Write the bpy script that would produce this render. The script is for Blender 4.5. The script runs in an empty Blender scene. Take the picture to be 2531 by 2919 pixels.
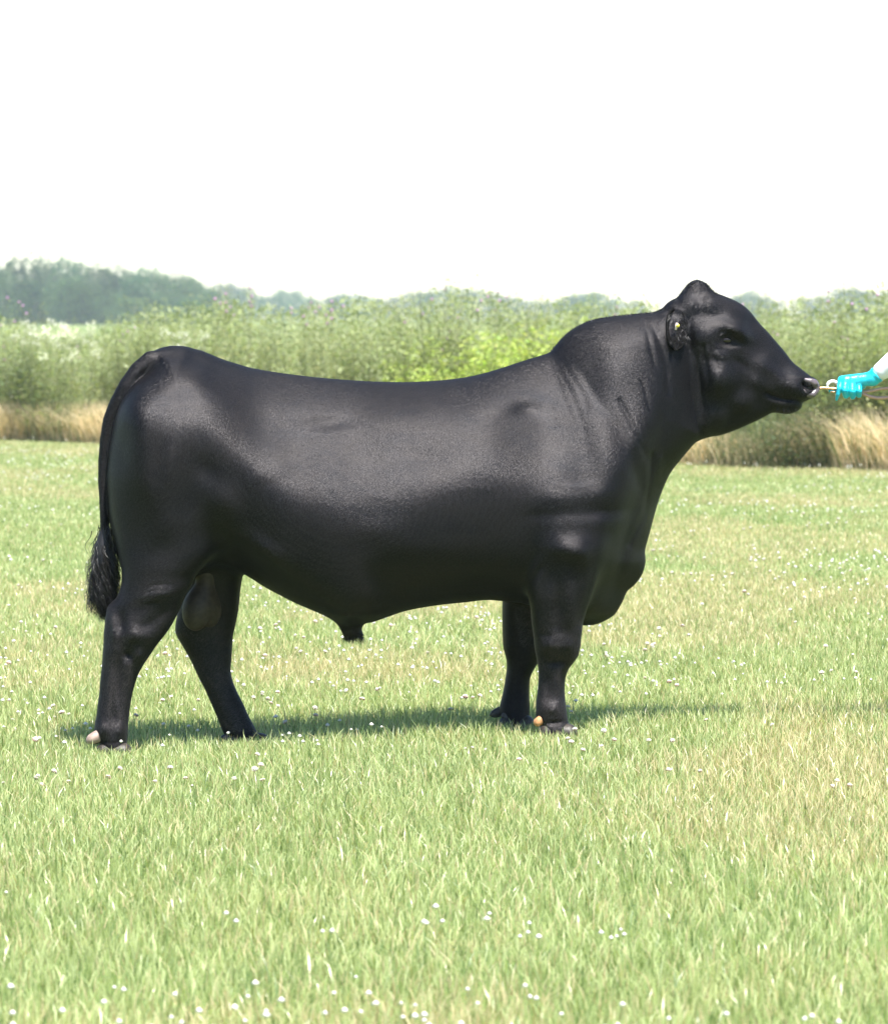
import bpy, math, random
import numpy as np
from mathutils import Vector, Matrix

random.seed(7)
rng = np.random.default_rng(11)

# ---------------------------------------------------------------- camera, light, exposure
sc = bpy.context.scene
COL = sc.collection
F = 13800.0; W0, H0 = 2531.0, 2919.0; HOR = 900.0
CAMY, CAMZ = -17.0, 1.48
PITCH = math.atan((H0/2-HOR)/F)

cam = bpy.data.cameras.new('camera'); camo = bpy.data.objects.new('camera', cam); COL.objects.link(camo)
camo.location = (0, CAMY, CAMZ); camo.rotation_euler = (math.pi/2-PITCH, 0, 0)
cam.sensor_fit = 'VERTICAL'; cam.sensor_height = 36.0; cam.lens = 36.0*F/H0
cam.clip_start = 0.5; cam.clip_end = 6000
cam.dof.use_dof = True; cam.dof.focus_distance = 16.9; cam.dof.aperture_fstop = 9.0
sc.camera = camo

SUN = Vector((0.20, -0.40, 1.0)).normalized()
world = bpy.data.worlds.new('World'); sc.world = world; world.use_nodes = True
wn = world.node_tree.nodes; wl = world.node_tree.links
bg = wn['Background']; bg.inputs['Strength'].default_value = 0.10
sky = wn.new('ShaderNodeTexSky'); sky.sky_type = 'NISHITA'; sky.sun_disc = False
sky.sun_elevation = math.asin(SUN.z); sky.sun_rotation = math.atan2(SUN.x, SUN.y)
sky.dust_density = 0.1; sky.air_density = 1.0; sky.ozone_density = 3.0
wl.new(sky.outputs[0], bg.inputs[0])
sl = bpy.data.lights.new('sun', 'SUN'); sl.energy = 5.0; sl.angle = math.radians(0.55); sl.color = (1.0, 0.965, 0.91)
so = bpy.data.objects.new('sun', sl); COL.objects.link(so)
so.rotation_euler = SUN.to_track_quat('Z', 'Y').to_euler()
sc.view_settings.view_transform = 'Standard'; sc.view_settings.look = 'None'
sc.view_settings.exposure = 1.38; sc.view_settings.gamma = 1.0; sc.view_settings.use_curve_mapping = False
sc.render.engine = 'CYCLES'
sc.cycles.use_denoising = True
sc.cycles.volume_bounces = 1; sc.cycles.max_bounces = 8; sc.cycles.transparent_max_bounces = 8
sc.cycles.use_fast_gi = False

CP, SP = math.cos(PITCH), math.sin(PITCH)
def ray(px, py):
    a = (np.asarray(px, float)-W0/2)/F; b = (H0/2-np.asarray(py, float))/F
    return a, CP+b*SP, -SP+b*CP
def P(px, py, Y):
    """photo pixel -> world x, z on the upright plane at depth Y"""
    dx, dy, dz = ray(px, py); t = (np.asarray(Y, float)-CAMY)/dy
    return dx*t, CAMZ+dz*t
def P3(px, py, Y):
    x, z = P(px, py, Y); return (float(x), float(Y), float(z))

# ---------------------------------------------------------------- helpers
def sstep(a, b, x):
    t = np.clip((x-a)/(b-a), 0, 1); return t*t*(3-2*t)
def gz(x, y):
    """ground height"""
    x = np.asarray(x, float); y = np.asarray(y, float)
    g = (-0.035+0.046*sstep(-1.15, 0.45, x))*np.exp(-((y+0.0)/4.0)**2)
    g = g+0.012*np.sin(x*1.3+y*0.55)*sstep(2.0, 6.0, y)+0.018*np.sin(x*0.45-y*0.31+1.0)*sstep(3.0, 9.0, y)
    return g
def G3(px, py):
    """photo pixel -> point on the ground"""
    dx, dy, dz = ray(px, py)
    z = 0.0
    for _ in range(4):
        t = (z-CAMZ)/dz; x, y = dx*t, CAMY+dy*t; z = float(gz(x, y))
    return (float(x), float(y), z)

def tag(o, label=None, cat=None, group=None, kind=None):
    if label: o['label'] = label
    if cat: o['category'] = cat
    if group: o['group'] = group
    if kind: o['kind'] = kind
    return o
def mesh_np(name, V, faces=None, tris=None, quads=None, mats=(), col=None, smooth=False, midx=None):
    me = bpy.data.meshes.new(name)
    V = np.asarray(V, np.float32)
    if faces is not None:
        me.from_pydata(V.tolist(), [], faces)
    else:
        nt = 0 if tris is None else len(tris); nq = 0 if quads is None else len(quads)
        me.vertices.add(len(V)); me.vertices.foreach_set('co', V.ravel())
        li = []
        if nq: li.append(np.asarray(quads, np.int32).ravel())
        if nt: li.append(np.asarray(tris, np.int32).ravel())
        li = np.concatenate(li)
        me.loops.add(len(li)); me.loops.foreach_set('vertex_index', li)
        st = np.concatenate([np.arange(nq)*4, nq*4+np.arange(nt)*3]).astype(np.int32)
        me.polygons.add(nq+nt); me.polygons.foreach_set('loop_start', st)
    for m in mats: me.materials.append(m)
    me.update(calc_edges=True)
    if midx is not None: me.polygons.foreach_set('material_index', np.asarray(midx, np.int32))
    if smooth: me.polygons.foreach_set('use_smooth', np.ones(len(me.polygons), bool))
    if col is not None:
        ca = me.color_attributes.new('Col', 'FLOAT_COLOR', 'POINT')
        c = np.ones((len(V), 4), np.float32); c[:, :3] = col
        ca.data.foreach_set('color', c.ravel())
    me.validate()
    return me
def link(name, me, parent=None, loc=None):
    o = bpy.data.objects.new(name, me); COL.objects.link(o)
    if parent is not None: o.parent = parent
    if loc is not None: o.location = loc
    return o

# ---------------------------------------------------------------- materials
def newmat(name):
    m = bpy.data.materials.new(name); m.use_nodes = True
    nt = m.node_tree; b = nt.nodes['Principled BSDF']
    return m, nt, b
def rgba(c): return (c[0], c[1], c[2], 1.0)
def noise(nt, scale, detail=3, vec=None, rough=0.5):
    n = nt.nodes.new('ShaderNodeTexNoise'); n.inputs['Scale'].default_value = scale
    n.inputs['Detail'].default_value = detail; n.inputs['Roughness'].default_value = rough
    if vec is not None: nt.links.new(vec, n.inputs['Vector'])
    return n
def ramp(nt, fac, stops):
    r = nt.nodes.new('ShaderNodeValToRGB'); e = r.color_ramp.elements
    while len(e) < len(stops): e.new(0.5)
    for i, (p, c) in enumerate(stops): e[i].position = p; e[i].color = rgba(c)
    nt.links.new(fac, r.inputs[0]); return r
def mixc(nt, fac, a, b, mode='MIX'):
    m = nt.nodes.new('ShaderNodeMix'); m.data_type = 'RGBA'; m.blend_type = mode
    for s, v in ((m.inputs[0], fac), (m.inputs[6], a), (m.inputs[7], b)):
        if isinstance(v, (int, float)): s.default_value = v
        elif isinstance(v, tuple): s.default_value = rgba(v)
        else: nt.links.new(v, s)
    return m.outputs[2]
def objcoord(nt, scale=(1, 1, 1)):
    t = nt.nodes.new('ShaderNodeTexCoord'); mp = nt.nodes.new('ShaderNodeMapping')
    mp.inputs['Scale'].default_value = scale
    nt.links.new(t.outputs['Object'], mp.inputs[0]); return mp.outputs[0]
def bump(nt, h, strength, dist, normal_to):
    b = nt.nodes.new('ShaderNodeBump'); b.inputs['Strength'].default_value = strength
    b.inputs['Distance'].default_value = dist
    nt.links.new(h, b.inputs['Height']); nt.links.new(b.outputs[0], normal_to); return b

def plain(name, c, rough=0.6, metal=0.0, var=0.15, nscale=60, spec=0.5, bmp=0.0):
    m, nt, b = newmat(name)
    n = noise(nt, nscale, 4, objcoord(nt))
    r = ramp(nt, n.outputs[0], [(0.3, tuple(x*(1-var) for x in c)), (0.7, tuple(min(1, x*(1+var)) for x in c))])
    nt.links.new(r.outputs[0], b.inputs['Base Color'])
    b.inputs['Roughness'].default_value = rough; b.inputs['Metallic'].default_value = metal
    b.inputs['Specular IOR Level'].default_value = spec
    if bmp: bump(nt, n.outputs[0], bmp, 0.003, b.inputs['Normal'])
    return m

def leafmat(name, trans=0.35, tint=(1.15, 1.25, 0.7), rough=0.55, spec=0.25, rv=(.8, 1.2)):
    """plant material: colour comes from the per-leaf colour, thin leaves let light through"""
    m, nt, b = newmat(name)
    a = nt.nodes.new('ShaderNodeAttribute'); a.attribute_name = 'Col'
    oi = nt.nodes.new('ShaderNodeObjectInfo')
    hs = nt.nodes.new('ShaderNodeHueSaturation')
    mr = nt.nodes.new('ShaderNodeMapRange'); mr.inputs[3].default_value = rv[0]; mr.inputs[4].default_value = rv[1]
    nt.links.new(oi.outputs['Random'], mr.inputs[0]); nt.links.new(mr.outputs[0], hs.inputs['Value'])
    nt.links.new(a.outputs['Color'], hs.inputs['Color'])
    nt.links.new(hs.outputs[0], b.inputs['Base Color'])
    b.inputs['Roughness'].default_value = rough; b.inputs['Specular IOR Level'].default_value = spec
    t = nt.nodes.new('ShaderNodeBsdfTranslucent')
    tc = mixc(nt, 1.0, hs.outputs[0], tint, 'MULTIPLY'); nt.links.new(tc, t.inputs[0])
    mx = nt.nodes.new('ShaderNodeMixShader'); mx.inputs[0].default_value = trans
    out = nt.nodes['Material Output']
    nt.links.new(b.outputs[0], mx.inputs[1]); nt.links.new(t.outputs[0], mx.inputs[2])
    nt.links.new(mx.outputs[0], out.inputs['Surface'])
    return m

def coatmat():
    m, nt, b = newmat('black_coat')
    v = objcoord(nt)
    n1 = noise(nt, 4.0, 5, v, 0.6); n2 = noise(nt, 210, 3, objcoord(nt, (1.0, 1.0, 0.45)), 0.7)
    n3 = noise(nt, 26, 4, v, 0.65)
    c = ramp(nt, n1.outputs[0], [(0.32, (0.0020, 0.0021, 0.0028)), (0.62, (0.0042, 0.0036, 0.0038)), (0.8, (0.0078, 0.0056, 0.0046))])
    c2 = ramp(nt, n3.outputs[0], [(0.35, (0.75, 0.75, 0.78)), (0.7, (1.35, 1.25, 1.18))])
    cc = mixc(nt, 1.0, c.outputs[0], c2.outputs[0], 'MULTIPLY')
    nt.links.new(cc, b.inputs['Base Color'])
    rr = nt.nodes.new('ShaderNodeMapRange'); rr.inputs[1].default_value = 0.3; rr.inputs[2].default_value = 0.7
    rr.inputs[3].default_value = COAT_R[0]; rr.inputs[4].default_value = COAT_R[1]
    nt.links.new(n1.outputs[0], rr.inputs[0]); nt.links.new(rr.outputs[0], b.inputs['Roughness'])
    b.inputs['Specular IOR Level'].default_value = COAT_SPEC
    n4 = noise(nt, 9.0, 6, objcoord(nt, (0.8, 1.0, 1.6)), 0.7)
    tr_ = ramp(nt, n4.outputs[0], [(0.33, (0.66, 0.67, 0.76)), (0.5, (0.98, 0.93, 0.97)), (0.7, (1.0, 0.93, 0.92))])
    sp_ = ramp(nt, n2.outputs[0], [(0.36, (0.62, 0.62, 0.63)), (0.62, (1.0, 1.0, 1.0))])
    nt.links.new(mixc(nt, 1.0, tr_.outputs[0], sp_.outputs[0], 'MULTIPLY'), b.inputs['Specular Tint'])
    tn = nt.nodes.new('ShaderNodeTangent'); tn.direction_type = 'RADIAL'; tn.axis = 'X'; nt.links.new(tn.outputs[0], b.inputs['Tangent'])
    b.inputs['Anisotropic'].default_value = 0.55; b.inputs['Anisotropic Rotation'].default_value = COAT_ROT
    b.inputs['Sheen Weight'].default_value = 0.02; b.inputs['Sheen Roughness'].default_value = 0.4
    b.inputs['Sheen Tint'].default_value = (0.8, 0.82, 1.0, 1)
    ad = nt.nodes.new('ShaderNodeMath'); ad.operation = 'MULTIPLY_ADD'; ad.inputs[1].default_value = 0.9
    nt.links.new(n2.outputs[0], ad.inputs[0]); nt.links.new(n3.outputs[0], ad.inputs[2])
    bump(nt, ad.outputs[0], 0.24, 0.005, b.inputs['Normal'])
    return m
COAT_R = (0.44, 0.55); COAT_SPEC = 0.22; COAT_ROT = 0.0

# ---------------------------------------------------------------- implicit-surface modelling
class Field:
    def __init__(self, x0, x1, y0, y1, z0, z1, h):
        self.h = h
        self.x = np.arange(x0, x1, h, dtype=np.float32); self.z = np.arange(z0, z1, h, dtype=np.float32)
        self.y = np.arange(y0, y1, h, dtype=np.float32)
        self.f = np.full((len(self.x), len(self.z), len(self.y)), 1.0, np.float32)
    def sl(self, a, lo, hi):
        i0 = max(0, int(np.searchsorted(a, lo))); i1 = min(len(a), int(np.searchsorted(a, hi))); return slice(i0, max(i0+1, i1))
    def smin(self, sx, sz, sy, g, k):
        a = self.f[sx, sz, sy]
        if k <= 0: self.f[sx, sz, sy] = np.minimum(a, g); return
        h = np.maximum(k-np.abs(a-g), 0)/k
        self.f[sx, sz, sy] = np.minimum(a, g)-h*h*k*0.25
    def capsules(self, pts, rad, k, inner=None):
        """chain of tapered capsules in 3-D, joined smoothly to the rest"""
        pts = np.asarray(pts, float); rad = list(rad); m = max(rad)+k+0.02
        lo = pts.min(0)-m; hi = pts.max(0)+m
        sx, sz, sy = self.sl(self.x, lo[0], hi[0]), self.sl(self.z, lo[2], hi[2]), self.sl(self.y, lo[1], hi[1])
        X = self.x[sx][:, None, None]; Z = self.z[sz][None, :, None]; Y = self.y[sy][None, None, :]
        g = None
        for i in range(len(pts)-1):
            a, b = pts[i], pts[i+1]; d = b-a; L = max(1e-9, float(d@d))
            t = np.clip(((X-a[0])*d[0]+(Y-a[1])*d[1]+(Z-a[2])*d[2])/L, 0, 1)
            q = np.sqrt((X-a[0]-t*d[0])**2+(Y-a[1]-t*d[1])**2+(Z-a[2]-t*d[2])**2)-(rad[i]+(rad[i+1]-rad[i])*t)
            g = q if g is None else np.minimum(g, q)
        self.smin(sx, sz, sy, g.astype(np.float32), k)
    def ellipsoid(self, c, r, k, ang=0.0):
        m = max(r)+k+0.02
        sx, sz, sy = self.sl(self.x, c[0]-m, c[0]+m), self.sl(self.z, c[2]-m, c[2]+m), self.sl(self.y, c[1]-m, c[1]+m)
        X = self.x[sx][:, None, None]-c[0]; Z = self.z[sz][None, :, None]-c[2]; Y = self.y[sy][None, None, :]-c[1]
        ca, sa = math.cos(ang), math.sin(ang); Xr = X*ca+Z*sa; Zr = -X*sa+Z*ca
        k0 = np.sqrt((Xr/r[0])**2+(Y/r[1])**2+(Zr/r[2])**2)+1e-6
        k1 = np.sqrt((Xr/r[0]**2)**2+(Y/r[1]**2)**2+(Zr/r[2]**2)**2)+1e-6
        self.smin(sx, sz, sy, (k0*(k0-1)/k1).astype(np.float32), k)
    def mesh(self):
        """naive surface nets"""
        f = self.f; s = f < 0
        nx, nz, ny = f.shape
        c = np.zeros((nx-1, nz-1, ny-1), np.uint8)
        for i in (0, 1):
            for j in (0, 1):
                for k in (0, 1): c += s[i:nx-1+i, j:nz-1+j, k:ny-1+k]
        act = np.argwhere((c > 0) & (c < 8))
        idx = np.full(c.shape, -1, np.int32); idx[act[:, 0], act[:, 1], act[:, 2]] = np.arange(len(act))
        acc = np.zeros((len(act), 3)); cnt = np.zeros(len(act))
        cor = [(i, j, k) for i in (0, 1) for j in (0, 1) for k in (0, 1)]
        val = {q: f[act[:, 0]+q[0], act[:, 1]+q[1], act[:, 2]+q[2]] for q in cor}
        for a in cor:
            for ax in range(3):
                if a[ax] == 0:
                    b = list(a); b[ax] = 1; b = tuple(b); va, vb = val[a], val[b]
                    m = (va < 0) != (vb < 0); t = np.where(m, va/np.where(m, va-vb, 1), 0)
                    p = np.tile(np.array(a, float), (len(act), 1)); p[:, ax] += t
                    acc[m] += p[m]; cnt[m] += 1
        V = act+acc/cnt[:, None]
        out = np.stack([self.x[0]+V[:, 0]*self.h, self.y[0]+V[:, 2]*self.h, self.z[0]+V[:, 1]*self.h], 1)
        quads = []
        for ax in range(3):
            o1, o2 = [a for a in range(3) if a != ax]
            sh = [slice(None)]*3; sa = list(sh); sb = list(sh)
            sa[ax] = slice(0, -1); sb[ax] = slice(1, None)
            e = np.argwhere(s[tuple(sa)] != s[tuple(sb)])
            lim = [nx-1, nz-1, ny-1]
            ok = (e[:, o1] > 0) & (e[:, o2] > 0) & (e[:, o1] < lim[o1]) & (e[:, o2] < lim[o2]); e = e[ok]
            q = []
            for d1, d2 in ((0, 0), (1, 0), (1, 1), (0, 1)):
                g = e.copy(); g[:, o1] -= d1; g[:, o2] -= d2; q.append(idx[g[:, 0], g[:, 1], g[:, 2]])
            q = np.stack(q, 1); inside = s[e[:, 0], e[:, 1], e[:, 2]]
            flip = inside if ax != 1 else ~inside
            q[~flip] = q[~flip][:, ::-1]
            quads.append(q)
        quads = np.concatenate(quads); quads = quads[(quads >= 0).all(1)]
        return out, quads[:, ::-1]

def relax(V, Q, it=2, lam=0.5):
    n = len(V); V = V.copy()
    E = np.concatenate([Q[:, [0, 1]], Q[:, [1, 2]], Q[:, [2, 3]], Q[:, [3, 0]]])
    deg = np.bincount(E[:, 0], minlength=n)+np.bincount(E[:, 1], minlength=n)
    for q in range(it*2):
        l = lam if q % 2 == 0 else -lam*1.04
        S = np.stack([np.bincount(E[:, 0], V[E[:, 1], a], n)+np.bincount(E[:, 1], V[E[:, 0], a], n) for a in range(3)], 1)
        V += l*(S/np.maximum(deg, 1)[:, None]-V)
    return V

def catmull(P_, n=5, closed=True):
    P_ = np.asarray(P_, float); N = len(P_); out = []
    for i in range(N if closed else N-1):
        if closed: a, b, c, d = P_[i-1], P_[i], P_[(i+1) % N], P_[(i+2) % N]
        else: a, b, c, d = P_[max(i-1, 0)], P_[i], P_[i+1], P_[min(i+2, N-1)]
        for t in np.arange(n)/n:
            out.append(0.5*((2*b)+(-a+c)*t+(2*a-5*b+4*c-d)*t*t+(-a+3*b-3*c+d)*t**3))
    if not closed: out.append(P_[-1])
    return np.array(out)
def poly_sd(poly, X, Z):
    """inside-positive distance to a closed outline"""
    D = np.full(X.shape, 1e9, np.float32); ins = np.zeros(X.shape, bool); N = len(poly)
    for i in range(N):
        a = poly[i]; b = poly[(i+1) % N]; d = b-a; L = d@d+1e-12
        t = np.clip(((X-a[0])*d[0]+(Z-a[1])*d[1])/L, 0, 1)
        D = np.minimum(D, (X-a[0]-t*d[0])**2+(Z-a[1]-t*d[1])**2)
        if a[1] != b[1]:
            m = (Z < a[1]) != (Z < b[1]); xi = a[0]+(Z-a[1])*(b[0]-a[0])/(b[1]-a[1]); ins ^= m & (X < xi)
    D = np.sqrt(D); return np.where(ins, D, -D)
def idw(ctrl, PX, PY, p=3.0, soft=25.0):
    num = 0; den = 0
    for (x, y, v) in ctrl:
        w = 1.0/((PX-x)**2+(PY-y)**2+soft**2)**(p/2); num = num+w*v; den = den+w
    return num/den
def gauss(ctrl, PX, PY, sig):
    num = 0; den = 0
    for (x, y, v) in ctrl:
        w = np.exp(-((PX-x)**2+(PY-y)**2)/(2*sig*sig))+1e-5/(1+((PX-x)**2+(PY-y)**2)/1e4); num = num+w*v; den = den+w
    return num/den
def line_dist(pts, X, Z):
    D = np.full(X.shape, 1e9, np.float32)
    for i in range(len(pts)-1):
        a = np.array(pts[i], float); b = np.array(pts[i+1], float); d = b-a; L = d@d+1e-9
        t = np.clip(((X-a[0])*d[0]+(Z-a[1])*d[1])/L, 0, 1)
        D = np.minimum(D, np.hypot(X-a[0]-t*d[0], Z-a[1]-t*d[1]))
    return D

# ---------------------------------------------------------------- the bull
def proj(x, y, z):
    dy = y-CAMY; dz = z-CAMZ
    cy = dy*CP-dz*SP; cz = dy*SP+dz*CP
    return W0/2+F*x/cy, H0/2-F*cz/cy
def YC(x): return 0.05+0.13*x

BODY = [(307,1314),(311,1264),(321,1215),(334,1170),(355,1126),(388,1085),(426,1052),(450,1022),(459,1003),(490,996),(520,995),(537,999),(560,1010),(600,1022),(636,1033),
 (706,1047),(791,1062),(904,1076),(989,1083),(1073,1088),(1172,1089),(1271,1083),(1356,1070),(1427,1050),(1497,1027),(1540,1014),(1566,1004),(1582,986),(1600,965),(1624,944),
 (1650,928),(1690,911),(1740,903),(1800,896),(1860,890),(1890,880),(1925,880),(1960,900),(1990,960),(2000,1100),(2005,1225),
 (1996,1250),(1977,1266),(1945,1303),(1914,1342),(1897,1374),(1879,1419),(1862,1476),(1853,1511),(1843,1547),(1838,1570),(1839,1603),(1829,1638),(1808,1667),(1787,1686),(1773,1716),
 (1751,1751),(1716,1773),(1684,1782),(1650,1778),(1590,1750),(1500,1722),(1434,1713),(1384,1710),(1328,1716),(1243,1725),(1158,1740),(1102,1759),(1066,1772),(1043,1777),(1034,1785),
 (1032,1798),(1037,1812),(1020,1818),(1000,1824),(985,1824),(975,1803),(962,1780),(940,1762),(904,1744),(847,1720),(791,1692),(749,1669),(713,1646),(680,1628),(630,1614),(590,1625),
 (555,1640),(500,1655),(430,1660),(380,1650),(351,1628),(337,1590),(328,1553),(320,1510),(313,1465),(309,1400),(306,1355)]
# half width of the trunk: a slanted upper flank down to the widest line (photo row T_YB), then the sides turn under
T_YB = [(300,1150),(420,1172),(520,1205),(590,1195),(640,1225),(680,1265),(760,1345),(850,1395),(1000,1428),(1150,1405),(1250,1372),(1400,1340),(1500,1365),(1600,1398),(1700,1390),(1780,1310),(1850,1150),(1900,1110),(2000,1080)]
T_HW = [(300,.22),(340,.285),(420,.315),(520,.325),(600,.322),(700,.335),(800,.372),(950,.402),(1150,.412),(1300,.395),(1450,.378),(1600,.380),(1720,.362),(1800,.300),(1850,.235),(1900,.180),(1960,.135),(2020,.110)]
T_SL = [(300,.55),(420,.72),(600,.72),(700,.64),(1560,.60),(1640,.52),(1700,.44),(1800,.38),(1850,.38),(1900,.24),(2000,.10)]
T_K = [(300,.35),(500,.30),(620,.50),(750,.85),(900,.70),(1100,.45),(1350,.55),(1550,.60),(1700,.9),(1800,.6),(1900,.4)]
def trunk_hw(PX, PY):
    def f(t):
        xs = np.arange(280, 2040, 10.0); v = np.interp(xs, [q[0] for q in t], [q[1] for q in t]); k = np.exp(-(np.arange(-9, 10)/4.0)**2); k /= k.sum()
        v = np.convolve(np.pad(v, 9, mode='edge'), k, 'valid'); return np.interp(PX, xs, v)
    yb, w, sl, kk = f(T_YB), f(T_HW), f(T_SL), f(T_K)
    t = (PY-yb)/812.0; sf = .030
    up = sf*np.logaddexp(0, -t/sf); dn = sf*np.logaddexp(0, t/sf)
    h = w-sl*up-kk*dn*dn
    h = .085+.025*np.logaddexp(0, (h-.085)/.025)
    m = sstep(1738, 1790, PY); h = h*(1-m)+.065*m
    # brisket narrows to the front and below
    b = np.exp(-((PX-1790)/75)**2-((PY-1690)/85)**2); return h*(1-.45*b)
BODY_R = [(330,1300,.18),(400,1150,.11),(500,1250,.15),(450,1500,.22),(800,1150,.15),(800,1350,.24),(1150,1150,.15),(1150,1400,.26),(1100,1600,.28),(1000,1770,.065),(1005,1720,.13),(1450,1150,.15),(1500,1400,.26),(1650,1300,.24),(1800,1250,.20),(1800,1500,.20),(1740,1680,.13),(1900,1100,.16),(1700,980,.11),(1820,960,.11),(1950,1280,.10),(1930,1000,.14),(470,1020,.11)]
# muscle masses and hollows of the body: px, py, half-length, half-width, angle (deg, down is +), metres
BODY_BUMP = [(430,1430,130,90,80,.012),(648,1425,62,48,50,.024),(600,1330,40,30,50,-.008),(540,1560,90,50,70,.014),(760,1560,90,34,35,.045),(680,1560,36,34,0,-.014),(940,1203,58,20,-4,-.013),(945,1230,80,16,-4,.005),(1497,1163,40,20,8,-.015),(800,1330,70,22,-20,.004),(1180,1290,70,18,6,-.004),
 (1610,1230,50,170,8,.012),(1710,1260,45,110,-12,.014),(1650,1400,110,26,-4,.012),(1660,1452,120,16,-3,-.012),(1700,1478,60,22,0,.012),(1505,1480,50,130,5,-.012),(1512,1600,24,80,8,-.028),(1690,1560,30,60,10,.03),(1775,1540,22,120,12,-.030),(1845,1420,22,110,14,.026),(1800,1330,20,100,-22,-.014),
 (1700,1140,40,110,-25,-.006),(1760,1050,60,60,0,.010),(1600,1100,30,110,-20,-.004),(1380,1600,90,30,-3,.012),(1880,1200,18,170,4,-.008),(1080,1500,80,40,0,.010),(980,1330,60,60,0,.006),(1230,1300,60,50,0,-.006),(560,1080,40,24,10,.010),(400,1120,50,26,-45,.010),(370,1250,26,90,12,-.010),(540,1450,20,110,10,-.010),(500,1320,22,80,10,.010)]
# skin creases: polyline, width, depth
BODY_CREASE = [([(1577,1010),(1600,1060),(1622,1110),(1645,1175),(1660,1230)],6,.0018),([(1562,1012),(1583,1060),(1600,1105)],5,.0012),([(1595,1015),(1625,1060),(1655,1120),(1668,1160)],7,.0022),([(1640,1040),(1690,1120),(1730,1180),(1775,1235),(1800,1290)],14,.0025),
 ([(1560,1030),(1590,1100),(1612,1160),(1630,1200)],5,.0014),([(1832,900),(1842,950),(1850,1000),(1862,1040)],5,.004),([(1822,1085),(1832,1110),(1842,1160)],5,.004),([(1858,930),(1880,990),(1893,1040),(1900,1120)],8,.006),([(1760,1140),(1800,1220),(1835,1300)],8,.005),
 ([(1851,1290),(1846,1380),(1832,1460),(1790,1545)],9,.010),([(1876,1300),(1874,1360)],9,-.006),([(905,1378),(960,1385),(1000,1384)],7,-.0006),([(1060,1400),(1110,1408),(1160,1413)],6,-.0008),([(1285,1385),(1340,1375),(1390,1380)],9,-.001),
 ([(1503,1650),(1506,1600),(1530,1560)],9,.008),([(1518,1660),(1524,1620),(1545,1590)],6,.005),([(430,1680),(470,1672),(500,1668)],4,.003),([(425,1700),(460,1696)],4,.003),([(428,1718),(470,1714)],4,.003)]
HEAD = [(1905,905),(1900,872),(1912,857),(1930,847),(1945,828),(1956,814),(1968,803),(1984,797),(2000,801),(2014,809),(2025,823),(2038,834),(2062,843),(2090,855),(2115,869),(2137,888),(2165,923),(2189,948),(2212,975),(2232,998),(2250,1022),(2262,1036),(2288,1056),
 (2309,1072),(2325,1081),(2333,1092),(2336,1104),(2331,1120),(2320,1131),(2300,1141),(2286,1149),(2284,1160),(2272,1171),(2253,1179),(2235,1180),(2217,1177),(2200,1177),(2182,1186),(2150,1202),(2119,1216),(2090,1228),(2062,1238),(2040,1243),(2012,1245),(1990,1235),(1965,1200),(1945,1130),(1925,1050),(1912,970)]
HEAD_HW = [(1985,825,.050),(1960,880,.085),(2040,870,.095),(1930,1000,.095),(2020,960,.125),(2100,930,.125),(2110,900,.095),(2140,915,.065),(2071,968,.118),(2050,1080,.130),(2030,1180,.105),(2110,1130,.098),(2150,1060,.092),(2180,980,.068),(2200,1080,.082),(2230,1030,.062),
 (2270,1090,.085),(2310,1095,.080),(2290,1130,.082),(2240,1160,.058),(2180,1160,.062),(2100,1200,.065),(1990,1150,.10),(1960,1080,.09)]
HEAD_R = [(1985,840,.055),(2050,980,.14),(2050,1100,.15),(2120,1000,.11),(2200,1060,.09),(2300,1110,.055),(2240,1160,.045),(2100,1190,.10),(1950,1100,.14)]
HEAD_BUMP = [(2090,938,42,13,22,.020),(2120,958,22,14,60,.016),(2075,972,30,13,8,-.022),(2140,1000,40,22,50,-.010),(2040,1075,60,60,0,.020),(1965,1110,14,110,5,.016),(2120,1110,46,30,20,-.012),(2190,1050,60,16,38,.010),(2020,900,50,30,10,-.010),(2240,1100,50,16,15,.006),
 (2150,1090,24,20,0,.008),(2060,1012,40,12,12,.010),(1955,1000,10,60,5,-.02),(2000,1215,30,14,20,.010),(2225,1150,40,16,-8,.010),(2100,1030,45,12,35,-.008),(2085,1150,60,30,-10,-.008)]
HEAD_CREASE = [([(2286,1145),(2262,1140),(2228,1138),(2200,1128),(2176,1117)],6,.012),([(2048,962),(2062,955),(2080,956),(2096,964)],3.5,.005),([(2040,975),(2060,984),(2080,987),(2100,984)],4,.005),([(2044,950),(2064,943),(2088,946)],3.5,.004),
 ([(1948,1000),(1950,1060),(1956,1120),(1975,1200),(1992,1240)],9,.012),([(2000,985),(2008,1040),(2018,1090)],7,.006),([(2018,980),(2030,1020),(2042,1050)],6,.004),([(2286,1095),(2296,1104),(2310,1107),(2324,1103)],8,.026),([(2284,1090),(2284,1104),(2292,1118)],5,.012),([(1975,1010),(1990,1100),(2000,1160)],6,.005)]

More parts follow.
